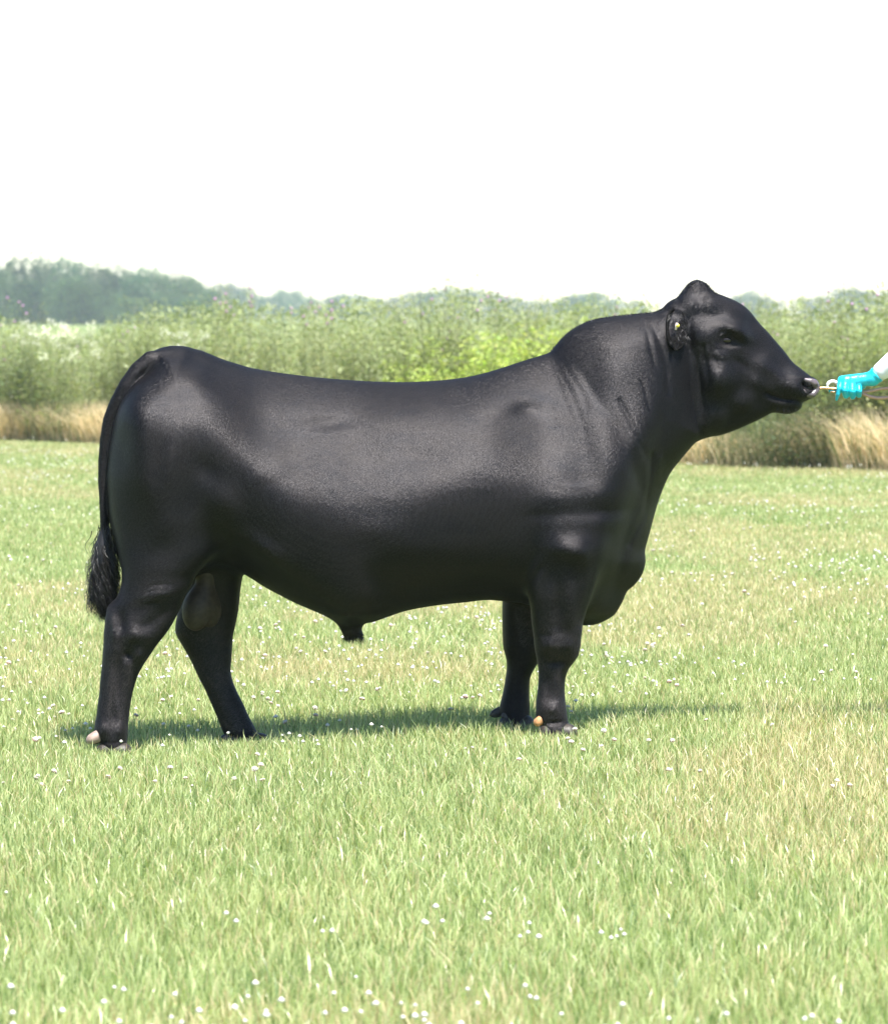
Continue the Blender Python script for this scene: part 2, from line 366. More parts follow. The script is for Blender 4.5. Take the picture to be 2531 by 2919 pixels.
def bumps(lst, PX, PY):
    s = 0
    for (x, y, a, b, ang, amp) in lst:
        t = math.radians(ang); dx, dy = PX-x, PY-y
        u = (dx*math.cos(t)+dy*math.sin(t))/a; v = (-dx*math.sin(t)+dy*math.cos(t))/b
        s = s+amp*0.8*np.exp(-(u*u+v*v))
    return s
def creases(lst, PX, PY):
    s = 0
    for (pts, w, d) in lst:
        D = line_dist(pts, PX, PY); s = s-d*np.exp(-(D/w)**2)
    return s
def inflate(fd, poly, hwc, rc, bl, cl, k, pw=2.0, soft=55):
    X = fd.x[:, None]*np.ones((1, len(fd.z))); Z = fd.z[None, :]*np.ones((len(fd.x), 1))
    poly = catmull(poly, 4); mx = poly.min(0)-90, poly.max(0)+90
    PX, PY = proj(X, YC(X), Z)
    inb = (PX > mx[0][0]) & (PX < mx[1][0]) & (PY > mx[0][1]) & (PY < mx[1][1])
    ii = np.where(inb.any(1))[0]; jj = np.where(inb.any(0))[0]
    sx, sz = slice(ii[0], ii[-1]+1), slice(jj[0], jj[-1]+1)
    PX, PY, X = PX[sx, sz], PY[sx, sz], X[sx, sz]
    scl = F/(YC(X)-CAMY)
    d = poly_sd(poly, PX, PY)/scl
    R = idw(rc, PX, PY, 3.0, 60); hw = (hwc(PX, PY) if callable(hwc) else idw(hwc, PX, PY, 3.5, soft))+bumps(bl, PX, PY)
    cr = creases(cl, PX, PY)
    u = np.maximum((R-d)/R, 0)[:, :, None].astype(np.float32)
    yy = fd.y[None, None, :]-YC(X)[:, :, None].astype(np.float32)
    near = sstep(0.02, -0.05, yy).astype(np.float32)
    w = np.maximum(hw[:, :, None]+cr[:, :, None]*near, 0.02).astype(np.float32)
    v = np.abs(yy)/w; Rr = R[:, :, None].astype(np.float32)
    if pw == 2.0:
        k0 = np.sqrt(u*u+v*v)+1e-6; k1 = np.sqrt((u/Rr)**2+(v/w)**2)+1e-6
        g = k0*(k0-1)/k1
    else:
        k0 = (u**pw+v**pw)**(1/pw)+1e-6; g = (k0-1)*np.minimum(Rr, w)
    fd.smin(sx, sz, slice(None), g.astype(np.float32), k)

def legslice(fd, rows, k, pw=2.2, bl=(), cl=()):
    """rows: photo y, left x, right x, centre depth, half width (m)"""
    rows = np.array(rows, float); ys = rows[:, 0]
    ycm = float(rows[:, 3].mean())
    X = fd.x[:, None]*np.ones((1, len(fd.z))); Z = fd.z[None, :]*np.ones((len(fd.x), 1))
    PX, PY = proj(X, ycm, Z)
    inb = (PX > rows[:, 1].min()-60) & (PX < rows[:, 2].max()+60) & (PY > ys[0]-60) & (PY < ys[-1]+60)
    ii = np.where(inb.any(1))[0]; jj = np.where(inb.any(0))[0]
    sx, sz = slice(ii[0], ii[-1]+1), slice(jj[0], jj[-1]+1)
    PX, PY = PX[sx, sz], PY[sx, sz]; scl = F/(ycm-CAMY)
    fine = catmull(rows, 6, closed=False); fy = fine[:, 0]
    g = [np.interp(PY, fy, fine[:, c]) for c in range(1, 5)]
    xc = (g[0]+g[1])/2; a = np.maximum((g[1]-g[0])/2/scl, 0.01); hw = g[3]
    u = (np.abs(PX-xc)/scl/a)[:, :, None].astype(np.float32)
    ex = (1.7*bumps(bl, PX, PY) if bl else 0)+(creases(cl, PX, PY) if cl else 0)+np.zeros_like(hw)
    yl = fd.y[None, None, :]-g[2][:, :, None]; nr = sstep(.01, -.03, yl)
    v = (np.abs(yl)/np.maximum(hw[:, :, None]+ex[:, :, None]*nr, .015)).astype(np.float32)
    k0 = (u**pw+v**pw)**(1/pw)+1e-6
    f = (k0-1)*np.minimum(a, hw)[:, :, None]
    # slices lean: correct the distance for the slope of the outline
    cap = np.maximum(ys[0]-PY, PY-ys[-1])[:, :, None]/scl
    f = np.maximum(f, cap).astype(np.float32)
    fd.smin(sx, sz, slice(None), f, k)

NEAR_HIND = [(1180,420,560,-.14,.12),(1260,350,640,-.17,.14),(1350,322,655,-.19,.145),(1450,322,650,-.20,.14),(1550,335,630,-.215,.13),(1610,346,585,-.225,.12),(1640,348,560,-.23,.112),(1668,346,547,-.235,.105),(1700,335,529,-.24,.095),(1730,315,517,-.245,.085),
 (1758,304,503,-.25,.080),(1785,300,488,-.252,.075),(1808,298,472,-.255,.073),(1836,297,450,-.255,.068),(1864,295,431,-.255,.063),(1892,293,412,-.255,.058),(1921,290,396,-.255,.054),(1950,287,386,-.255,.051),(1977,285,379,-.255,.050),(2005,281,374,-.255,.051),(2034,278,370,-.255,.054),(2062,273,367,-.255,.058),(2085,272,366,-.255,.060),
 (2105,280,365,-.255,.060),(2121,286,364,-.255,.060),(2141,290,364,-.255,.062),(2152,289,366,-.255,.066)]
FAR_HIND = [(1560,560,720,.02,.10),(1610,560,705,.04,.11),(1637,545,694,.05,.11),(1680,528,686,.06,.10),(1720,515,682,.065,.09),(1750,506,678,.07,.083),(1789,500,670,.07,.076),(1812,504,665,.07,.070),(1852,527,662,.07,.062),(1883,544,660,.07,.057),(1910,557,658,.07,.054),(1935,569,662,.07,.052),(1961,583,671,.07,.050),
 (1990,596,685,.07,.050),(2012,606,696,.07,.051),(2035,616,706,.07,.053),(2059,626,718,.07,.056),(2086,636,733,.07,.058),(2100,643,742,.07,.060),(2112,650,752,.07,.063),(2124,652,760,.07,.066)]
NEAR_FRONT = [(1400,1540,1690,-.14,.10),(1470,1510,1712,-.15,.115),(1540,1498,1718,-.155,.12),(1600,1495,1713,-.155,.115),(1640,1497,1706,-.155,.11),(1690,1503,1688,-.155,.10),(1729,1511,1675,-.15,.092),(1772,1515,1662,-.145,.084),(1810,1520,1654,-.14,.078),(1841,1523,1652,-.135,.074),(1864,1527,1646,-.13,.070),(1886,1531,1636,-.13,.064),
 (1907,1534,1621,-.13,.057),(1930,1535,1612,-.13,.052),(1961,1533,1609,-.13,.049),(1985,1530,1610,-.13,.050),(2005,1528,1612,-.13,.054),(2030,1527,1615,-.13,.058),(2048,1530,1617,-.13,.060),(2062,1538,1620,-.13,.062),(2078,1544,1628,-.13,.066),(2097,1546,1636,-.13,.070)]
FAR_FRONT = [(1640,1440,1600,.26,.09),(1690,1433,1590,.27,.088),(1748,1431,1570,.275,.08),(1806,1432,1553,.28,.076),(1845,1434,1547,.28,.072),(1876,1442,1540,.28,.064),(1895,1444,1530,.28,.058),(1915,1443,1518,.28,.054),(1934,1440,1511,.28,.050),(1960,1436,1509,.28,.049),(1988,1430,1509,.28,.051),(2012,1424,1510,.28,.055),
 (2032,1424,1509,.28,.058),(2050,1430,1509,.28,.062),(2072,1432,1512,.28,.066)]

def build_bull():
    coat = coatmat()
    fd = Field(-1.25, 1.38, -0.47, 0.60, -0.06, 1.66, 0.0062)
    inflate(fd, BODY, trunk_hw, BODY_R, BODY_BUMP, BODY_CREASE, 0.0)
    inflate(fd, HEAD, HEAD_HW, HEAD_R, HEAD_BUMP, HEAD_CREASE, 0.035, soft=22)
    legslice(fd, NEAR_HIND, 0.045, bl=[(352,1765,16,34,-12,-.010),(330,1790,10,40,-6,.010),(392,1800,34,26,25,.012),(372,1862,14,16,0,-.010),(400,1862,18,22,0,.008),(322,1850,20,30,0,.006),(345,1915,10,60,2,-.006),(318,1950,9,70,2,.006),(372,1950,9,60,2,.005),(330,2040,10,26,0,-.006),(350,2075,16,20,0,.008),(300,2072,14,18,0,.007),(470,1690,60,18,-10,.008),(450,1760,50,16,-35,-.006)],
             cl=[([(430,1668),(470,1660),(500,1664)],4,.002),([(425,1684),(465,1678),(495,1680)],4,.002),([(425,1700),(462,1696),(490,1696)],4,.002),([(428,1716),(462,1713)],4,.003),([(285,2106),(330,2112),(362,2104)],4,.004)]); legslice(fd, FAR_HIND, 0.04)
    legslice(fd, NEAR_FRONT, 0.040, bl=[(1625,1560,60,34,8,.022),(1665,1575,24,40,0,.012),(1560,1640,24,60,10,-.008),(1590,1720,14,80,2,-.006),(1625,1740,16,70,2,.008),(1570,1835,34,20,0,.010),(1625,1835,18,26,0,.010),(1585,1885,34,10,0,-.006),(1560,1945,10,50,0,-.005),(1590,1950,12,50,0,.005),(1575,2015,30,18,0,.009),(1590,2056,30,6,-4,-.008)],
             cl=[([(1503,1690),(1514,1650),(1540,1610)],5,.006),([(1512,1680),(1526,1640),(1548,1612)],4,.005),([(1530,1800),(1560,1808),(1600,1800)],5,.003),([(1690,1620),(1672,1700),(1650,1760)],7,.005)]); legslice(fd, FAR_FRONT, 0.04)
    # hock and knee bones, brow, heel pads
    fd.capsules([P3(640,1100,-.06), P3(560,1046,-.07), P3(490,1030,-.10), P3(440,1034,-.125)], [.06,.048,.038,.030], .06)
    fd.capsules([P3(330,1738,-.25), P3(338,1800,-.262)], [.018, .014], .03)
    fd.capsules([P3(1590,1812,-.195), P3(1592,1850,-.19)], [.020, .016], .03)
    fd.capsules([P3(1632,1800,-.17), P3(1628,1862,-.165)], [.022, .018], .03)
    # tail
    tp = [(520,1050),(475,1024),(430,1026),(395,1056),(362,1100),(333,1150),(313,1196),(302,1250),(295,1310),(293,1370),(296,1430),(299,1490),(300,1530),(298,1600)]
    tr = [.025,.030,.031,.030,.028,.025,.022,.019,.0165,.015,.0145,.0150,.014,.008]
    fd.capsules([P3(x, y, -0.125-0.01*min(i, 4)) for i, (x, y) in enumerate(tp)], tr, .010)
    V, Q = fd.mesh(); V = relax(V, Q, 3)
    root = bpy.data.objects.new('bull', None); COL.objects.link(root)
    root.location = (0, 0.05, 0); root.empty_display_size = 0.3
    tag(root, 'large black polled bull standing side-on in the mown grass, head raised towards the gloved hand', 'bull')
    off = np.array([0, 0.05, 0])
    body = link('body', mesh_np('bull_body', V-off, quads=Q, mats=[coat], smooth=True), root)
    def part(name, me, parent=root, label=None):
        o = link(name, me, parent)
        if label: o['label'] = label
        return o
    def sdf_part(name, fn, bounds, h, mats, parent=root, label=None, it=2, colfn=None):
        f = Field(*bounds, h); fn(f); v, q = f.mesh(); v = relax(v, q, it)
        c = colfn(v) if colfn else None
        return part(name, mesh_np(name, v-off, quads=q, mats=mats, smooth=True, col=c), parent, label)
    # the short coat itself: fine hairs lying back and down over the near side
    T4 = Q; e1 = V[T4[:, 2]]-V[T4[:, 0]]; e2 = V[T4[:, 3]]-V[T4[:, 1]]; fn = np.cross(e1, e2); fn /= np.linalg.norm(fn, axis=1)[:, None]+1e-12
    fc = V[T4].mean(1); ok = (fn[:, 1] < .35) & (fc[:, 1] < YC(fc[:, 0])+.12) & (fc[:, 2] > .02); fc, fn = fc[ok], fn[ok]
    NH = COAT_HAIRS; k = np.repeat(np.arange(len(fc)), NH); n = len(k); N_ = fn[k]
    u = rng.normal(0, 1, (n, 3)); u -= N_*(u*N_).sum(1)[:, None]; Pp = fc[k]+u*.0032
    wx, wz = Pp[:, 0]*9, Pp[:, 2]*9
    lay = np.stack([-.75+.5*np.sin(wz*.9+np.sin(wx)), np.zeros(n), -.75+.4*np.sin(wx*.8+wz*.5)], 1)+rng.normal(0, .16, (n, 3))
    lay -= N_*(lay*N_).sum(1)[:, None]; lay /= np.linalg.norm(lay, axis=1)[:, None]+1e-9
    leg = (fc[k][:, 2] < .45)[:, None]; L = rng.uniform(.006, .011, n)[:, None]*np.where(leg, 1.1, 1)
    sd = np.cross(N_, lay)+N_*rng.normal(0, HAIR_JIT, n)[:, None]; sd *= rng.uniform(.00028, .00052, n)[:, None]
    A = Pp-N_*.0005; B = Pp+lay*L+N_*(L*rng.uniform(.04, .15, (n, 1)))
    HV = np.stack([A-sd, B, A+sd], 1).reshape(-1, 3)-off; HT = np.arange(3*n).reshape(-1, 3)
    ch = link('coat_hair', mesh_np('coat_hair', HV, tris=HT, mats=[hairmat2()]), body); ch['kind'] = 'stuff'
    # scrotum
    skin = plain('grey_skin', (0.040, 0.029, 0.024), 0.6, 0, 0.3, 50, 0.3, 0.4)
    def scr(f):
        f.ellipsoid(P3(562, 1738, -.045), (.052, .048, .075), .02, -0.12)
        f.ellipsoid(P3(596, 1730, -.005), (.046, .045, .072), .02, 0.05)
        f.capsules([P3(590,1610,-.03), P3(588,1660,-.03), P3(580,1720,-.03)], [.045,.037,.04], .03)
    c = P3(580, 1700, 0)
    sdf_part('scrotum', scr, (c[0]-.13, c[0]+.13, -.13, .09, c[2]-.14, c[2]+.17), .006, [skin])
    # ear: cupped leaf facing the camera
    def ear():
        base = np.array(P3(1927, 878, 0.09)); tip = np.array(P3(1931, 985, -0.02))
        ax = tip-base; L = np.linalg.norm(ax); ax /= L
        side = np.array([1, 0.25, 0.0]); side -= ax*side.dot(ax); side /= np.linalg.norm(side); nor = np.cross(ax, side)
        if nor[1] < 0: nor = -nor
        vs = []; n, m = 15, 13
        for i in range(n):
            t = i/(n-1); w = 0.037*max(0.06, 1-abs(2*t-1)**2.4)**.5
            for j in range(m):
                s = -1+2*j/(m-1)
                vs.append(base+ax*(t*L)+side*(w*math.sin(s*1.45)/0.99)+nor*(0.030*(math.cos(s*1.35)-0.35)*(1-0.3*t)+.02*t*t))
        V = np.array(vs)
        Q = [(i*m+j, i*m+j+1, (i+1)*m+j+1, (i+1)*m+j) for i in range(n-1) for j in range(m-1)]
        return V, Q
    Ve, Qe = ear()
    eo = part('ear', mesh_np('ear', Ve-off, quads=Qe, mats=[coat], smooth=True))
    so_ = eo.modifiers.new('thick', 'SOLIDIFY'); so_.thickness = 0.008; so_.offset = 0
    eo.data.materials[0] = plain('ear_fur', (.005, .0045, .0045), .85, 0, .3, 120, .10, .6)
    ss = eo.modifiers.new('sub', 'SUBSURF'); ss.levels = 1; ss.render_levels = 1
    # hair inside the ear and on the ear edge
    eh = hair_mesh([(P3(1905+rng.uniform(0, 56), 895+rng.uniform(0, 85), 0.03+rng.uniform(-.05, .05)), Vector((rng.normal(0, .4), -0.6, rng.normal(-.5, .4))), .016) for _ in range(340)], 'ear_hair', .0006)
    part('ear_hair', eh, eo)
    yel = plain('yellow_plastic', (0.75, 0.62, 0.08), 0.4, 0, 0.03); wht = plain('pale_pink_metal', (0.75, 0.60, 0.55), 0.35, 0.0, 0.05)
    tg = part('ear_tag', tube_mesh([P3(1929, 921, -.036), P3(1927, 930, -.038), P3(1925, 940, -.036)], [.0042, .0048, .004], 10, wht), eo)
    part('tag_stud', tube_mesh([P3(1932, 928, -.038), P3(1930, 929, -.048)], [.006, .0055], 12, yel), tg)
    # eye
    eyem, nt, b = newmat('dark_eye'); b.inputs['Base Color'].default_value = (.012, .008, .006, 1); b.inputs['Roughness'].default_value = .06
    ex, ey_, ez = P3(2073, 969, 0); sy = surf_y(fd, ex, ez)
    part('eye', ball_mesh((ex, sy+.0125, ez-.001), (.0215, .0215, .0150), 'eye', eyem))
    lid = []
    for t in np.linspace(0, math.pi, 12):
        lid.append((ex-.0225*math.cos(t), surf_y(fd, ex, ez)+.004+.004*abs(math.cos(t)), ez+.0135*math.sin(t)+.001))
    part('eyelid', tube_mesh(lid, [.0045]*12, 8, coat))
    lid = [(ex-.0225*math.cos(t), surf_y(fd, ex, ez)+.005+.004*abs(math.cos(t)), ez-.0115*math.sin(t)) for t in np.linspace(0, math.pi, 12)]
    part('eyelid', tube_mesh(lid, [.0038]*12, 8, coat))
    # muzzle skin and nostril
    mz = plain('muzzle_skin', (0.10, 0.078, 0.084), 0.36, 0, 0.25, 90, 0.6, 0.5)
    dk = plain('nostril_dark', (0.006, 0.005, 0.005), 0.5, 0, 0.1)
    yh = YC(1.28)
    def sy_(px, py):
        x, z = P(px, py, yh-.05); return surf_y(fd, float(x), float(z))
    def nose(f):
        f.capsules([P3(2292,1083,sy_(2292,1085)+.004), P3(2308,1087,sy_(2306,1088)+.004), P3(2320,1093,sy_(2318,1094)+.003), P3(2325,1101,sy_(2320,1100)+.006)], [.0075,.0125,.0135,.0105], .010)
        f.capsules([P3(2324,1100,sy_(2320,1100)+.008), P3(2326,1112,sy_(2320,1112)+.006), P3(2315,1124,sy_(2312,1122)+.003), P3(2300,1124,sy_(2300,1124)+.004), P3(2288,1112,sy_(2288,1112)+.002)], [.0100,.0110,.0125,.0100,.005], .008)
        f.capsules([P3(2318,1092,yh-.03), P3(2323,1102,yh+.02), P3(2316,1122,yh-.01)], [.014,.014,.014], .012)
    c = P3(2312, 1104, yh)
    sdf_part('muzzle', nose, (c[0]-.07, c[0]+.06, yh-.11, yh+.08, c[2]-.07, c[2]+.07), .003, [mz])
    part('nostril', ball_mesh(P3(2302, 1105, sy_(2302,1105)+.010), (.019, .016, .0125), 'nostril', dk, 0.12))
    # hooves and dewclaws
    hoofm = plain('dark_hoof_horn', (0.035, 0.028, 0.022), 0.5, 0, 0.4, 70, 0.4, 0.5)
    for (x0, x1, yb, yc, hw) in ((286, 372, 2150, -.255, .060), (650, 765, 2122, .07, .060), (1546, 1640, 2096, -.13, .062), (1434, 1518, 2070, .28, .060)):
        for s in (-1, 1):
            def hf(f, x0=x0, x1=x1, yb=yb, yc=yc, hw=hw, s=s):
                a = P3(x0+12, yb-8, yc+s*hw*.52); b2 = P3(x1-22, yb-4, yc+s*hw*.48); t = P3(x1-6, yb+8, yc+s*hw*.34)
                f.capsules([a, b2, t], [.030, .036, .016], .01)
                zb = float(gz((a[0]+t[0])/2, yc))-0.002
                f.f = np.maximum(f.f, zb-f.z[None, :, None])
            q0, q1 = P(x0, yb, yc)[0], P(x1, yb, yc)[0]; zz = P(x0, yb, yc)[1]
            sdf_part('hoof', hf, (q0-.06, q1+.06, yc+s*hw*.5-.07, yc+s*hw*.5+.07, zz-.08, zz+.07), .005, [hoofm])
    claw = {'tan': plain('pale_horn', (0.38, 0.27, 0.22), 0.5, 0, 0.35, 45, 0.4, 0.5), 'orange': plain('amber_horn', (0.42, 0.21, 0.09), 0.5, 0, 0.4, 60, 0.4, 0.5),
            'dark': plain('grey_horn', (0.05, 0.045, 0.04), 0.5, 0, 0.3, 60, 0.4, 0.5), 'brown': plain('brown_horn', (0.13, 0.085, 0.065), 0.5, 0, 0.3, 60, 0.4, 0.5)}
    for (a, b2, yc, r0, r1, k, lab) in (((285,2096),(250,2113),-.285,.0215,.0115,'tan','pale tan dewclaw sticking out behind the near hind foot'),((285,2100),(262,2112),-.225,.020,.012,'dark',None),
        ((1542,2052),(1524,2064),-.165,.0165,.0105,'orange','amber dewclaw of the near front foot'),((1540,2054),(1526,2062),-.095,.019,.012,'dark',None),
        ((1426,2028),(1398,2039),.31,.018,.007,'dark',None),((1446,2042),(1438,2052),.245,.021,.016,'dark',None),((655,2106),(644,2114),.035,.0195,.015,'brown',None),((650,2104),(632,2110),.105,.018,.012,'dark',None)):
        p, q = np.array(P3(*a, yc)), np.array(P3(*b2, yc-.006)); d = (q-p)
        part('dewclaw', tube_mesh([p-d*.4, p, p+d*.35, p+d*.75, p+d, p+d*1.08], [r0*.9, r0, r0*.98, (r0+r1)*.55, r1*.9, r1*.3], 14, claw[k], flat=.8), label=lab)
    # tail switch: long curly hair
    hairs = []
    for i in range(2300):
        t = rng.random()**0.8
        a = Vector(P3(304+rng.normal(0, 9), 1495+t*125, -.165+rng.normal(0, .008)))
        ang = rng.uniform(0, 2*math.pi)
        hairs.append((a, Vector((-.38*math.cos(ang)-0.08, .35*math.sin(ang), -1)), rng.uniform(.10, .24)))
    for i in range(420):
        a = Vector(P3(303+rng.normal(0, 9), 1640+rng.random()*40, -.165+rng.normal(0, .012)))
        hairs.append((a, Vector((rng.normal(-.05, .07), rng.normal(0, .06), -1)), rng.uniform(.08, .20)))
    part('tail_switch', hair_mesh(hairs, 'tail_switch', .0013, curl=.020, steps=9, pull=(P3(299, 1740, -.165), .50)), label='curly black hair at the end of the tail')
    core = hair_core()
    part('tail_tuft', core)
    # short rough hair on the poll, crest and sheath
    hs = []
    for i in range(900):
        t = rng.random(); x = 1905+t*140; y = np.interp(x, [1905,1930,1956,1984,2014,2038,2050], [866,850,816,800,812,836,842])
        hs.append((P3(x, y+4, YC(.9)+rng.normal(0, .03)), Vector((rng.normal(.15, .5), rng.normal(-.1, .5), .6)), rng.uniform(.006, .016)))
    for i in range(900):
        x = rng.uniform(1570, 1900); y = np.interp(x, [1570,1600,1624,1650,1690,1740,1800,1860,1900], [1000,966,944,928,911,903,896,890,878])
        hs.append((P3(x, y+3, YC(.5)+rng.normal(0, .03)), Vector((rng.normal(-.4, .4), rng.normal(-.1, .3), .8)), rng.uniform(.004, .010)))
    for i in range(300):
        hs.append((P3(rng.uniform(980, 1036), 1815, YC(-.3)+rng.normal(0, .03)), Vector((rng.normal(.1, .4), rng.normal(0, .3), -1)), rng.uniform(.012, .03)))
    for i in range(260):
        hs.append((P3(rng.uniform(2205, 2262), rng.uniform(1150, 1168), YC(1.2)-rng.uniform(.01, .05)), Vector((rng.normal(.3, .5), -.5, -.7)), rng.uniform(.008, .02)))
    part('poll_hair', hair_mesh(hs, 'rough_hair', .0007, curl=.002, steps=3), label='short rough hair along the poll and crest')
    return root

def surf_y(fd, x, z):
    i = int(round((x-fd.x[0])/fd.h)); k = int(round((z-fd.z[0])/fd.h)); s = np.where(fd.f[i, k] < 0)[0]
    return float(fd.y[s[0]])
def ball_mesh(c, r, name, mat, ang=0.0, n=20, m=14):
    V = []; Q = []
    for i in range(m+1):
        for j in range(n):
            a = math.pi*i/m; b = 2*math.pi*j/n
            x, y, z = r[0]*math.sin(a)*math.cos(b), r[1]*math.sin(a)*math.sin(b), r[2]*math.cos(a)
            V.append((c[0]+x*math.cos(ang)+z*math.sin(ang), c[1]+y, c[2]-x*math.sin(ang)+z*math.cos(ang)))
    for i in range(m):
        for j in range(n): Q.append((i*n+j, (i+1)*n+j, (i+1)*n+(j+1) % n, i*n+(j+1) % n))
    V = np.array(V)-np.array([0, .05, 0])
    return mesh_np(name, V, quads=Q, mats=[mat], smooth=True)
def tube_raw(pts, rad, n, flat=1.0, caps=True):
    pts = [Vector(p) for p in pts]; V = []; Q = []; T = []
    up = Vector((0, 1, 0)); N = len(pts); prev = None
    for i, p in enumerate(pts):
        d = (pts[min(i+1, N-1)]-pts[max(i-1, 0)]).normalized()
        a = (prev if prev is not None else up)-d*((prev if prev is not None else up).dot(d))
        if a.length < 1e-4: a = Vector((1, 0, 0))-d*d.x
        a.normalize(); prev = a; b = d.cross(a)
        for j in range(n):
            t = 2*math.pi*j/n; V.append(tuple(p+a*(rad[i]*flat*math.cos(t))+b*(rad[i]*math.sin(t))))
    for i in range(N-1):
        for j in range(n): Q.append((i*n+j, i*n+(j+1) % n, (i+1)*n+(j+1) % n, (i+1)*n+j))
    if caps:
        V.append(tuple(pts[0])); V.append(tuple(pts[-1]))
        for j in range(n): T.append((len(V)-2, (j+1) % n, j)); T.append((len(V)-1, (N-1)*n+j, (N-1)*n+(j+1) % n))
    return V, Q, T
def tube_mesh(pts, rad, n, mat, flat=1.0, off=(0, .05, 0)):
    V, Q, T = tube_raw(pts, rad, n, flat); V = np.array(V)-np.array(off)
    return mesh_np('tube', V, quads=Q, tris=T, mats=[mat], smooth=True)
HAIRM = []
COAT_HAIRS = 6; HAIR_JIT = .20
def hairmat2():
    m, nt, b = newmat('coat_hair')
    n1 = noise(nt, 5.0, 4, objcoord(nt), .6)
    c = ramp(nt, n1.outputs[0], [(.3, (.0020, .0020, .0027)), (.6, (.0042, .0035, .0036)), (.8, (.009, .0060, .0048))])
    sx_ = nt.nodes.new('ShaderNodeSeparateXYZ'); nt.links.new(objcoord(nt), sx_.inputs[0])
    mr = nt.nodes.new('ShaderNodeMapRange'); mr.inputs[1].default_value = .62; mr.inputs[2].default_value = .28; nt.links.new(sx_.outputs[2], mr.inputs[0])
    n2 = noise(nt, 16, 4, objcoord(nt), .6); r2 = ramp(nt, n2.outputs[0], [(.36, (0, 0, 0)), (.62, (1, 1, 1))])
    mm = nt.nodes.new('ShaderNodeMath'); mm.operation = 'MULTIPLY'; nt.links.new(mr.outputs[0], mm.inputs[0]); nt.links.new(r2.outputs[0], mm.inputs[1])
    nt.links.new(mixc(nt, mm.outputs[0], c.outputs[0], (.030, .025, .023)), b.inputs['Base Color']); b.inputs['Roughness'].default_value = .50; b.inputs['Specular IOR Level'].default_value = .46
    b.inputs['Specular Tint'].default_value = (1, .95, .98, 1)
    return m
def hairmat():
    if not HAIRM:
        m, nt, b = newmat('black_hair'); b.inputs['Base Color'].default_value = (.012, .010, .010, 1)
        b.inputs['Roughness'].default_value = .45; b.inputs['Specular IOR Level'].default_value = .4
        HAIRM.append(m)
    return HAIRM[0]
def hair_mesh(hairs, name, w, curl=.0, steps=4, pull=None):
    V = []; Q = []
    for (a, d, L) in hairs:
        p = Vector(a); d = Vector(d).normalized(); ph = rng.uniform(0, 6.28); fr = rng.uniform(1.2, 2.6)
        sd = d.cross(Vector((rng.normal(), rng.normal(), rng.normal()))).normalized(); s2 = d.cross(sd)
        base = len(V); o = Vector(p)
        for i in range(steps+1):
            t = i/steps
            c = curl*t
            q = o+sd*(c*math.sin(ph+t*6.28*fr))+s2*(c*math.cos(ph+t*6.28*fr))
            ww = w*(1-.7*t)
            V.append(tuple(q-sd*ww)); V.append(tuple(q+sd*ww+s2*ww*.4))
            dd = Vector(d)
            if pull:
                dd = d.lerp((Vector(pull[0])-o).normalized(), pull[1]*t)
            o = o+dd*(L/steps)
            if i: k = base+2*i; Q.append((k-2, k-1, k+1, k))
    V = np.array(V)-np.array([0, .05, 0])
    return mesh_np(name, V, quads=Q, mats=[hairmat()], smooth=True)
def hair_core():
    f = Field(-1.36, -1.08, -.24, -.08, .38, .85, .006)
    f.capsules([P3(300,1500,-.165), P3(294,1555,-.165), P3(292,1610,-.165), P3(299,1665,-.165), P3(304,1700,-.165)], [.012,.027,.035,.020,.004], .02)
    v, q = f.mesh(); v = relax(v, q, 2)
    return mesh_np('tail_tuft', v-np.array([0, .05, 0]), quads=q, mats=[hairmat()], smooth=True)

# ---------------------------------------------------------------- value noise for the planting
class VN:
    def __init__(self, seed): self.g = np.random.default_rng(seed).random((256, 256))
    def __call__(self, x, y):
        x = np.asarray(x, float)+500; y = np.asarray(y, float)+500
        i = np.floor(x).astype(int); j = np.floor(y).astype(int); u = x-i; v = y-j; u = u*u*(3-2*u); v = v*v*(3-2*v)
        g = self.g; a = g[i % 256, j % 256]; b = g[(i+1) % 256, j % 256]; c = g[i % 256, (j+1) % 256]; d = g[(i+1) % 256, (j+1) % 256]
        return (a*(1-u)+b*u)*(1-v)+(c*(1-u)+d*u)*v
VA, VB, VC, VD = VN(1), VN(2), VN(3), VN(4)
def fbm(vn, x, y): return (vn(x, y)+.5*vn(x*2.1+7, y*2.1)+.25*vn(x*4.3, y*4.3+3))/1.75
def edge_y(x):
    """where the mown lawn ends"""
    return 34.3-1.2*np.asarray(x, float)+0.5*np.sin(np.asarray(x)*1.1)+0.25*np.sin(np.asarray(x)*3.7+1)

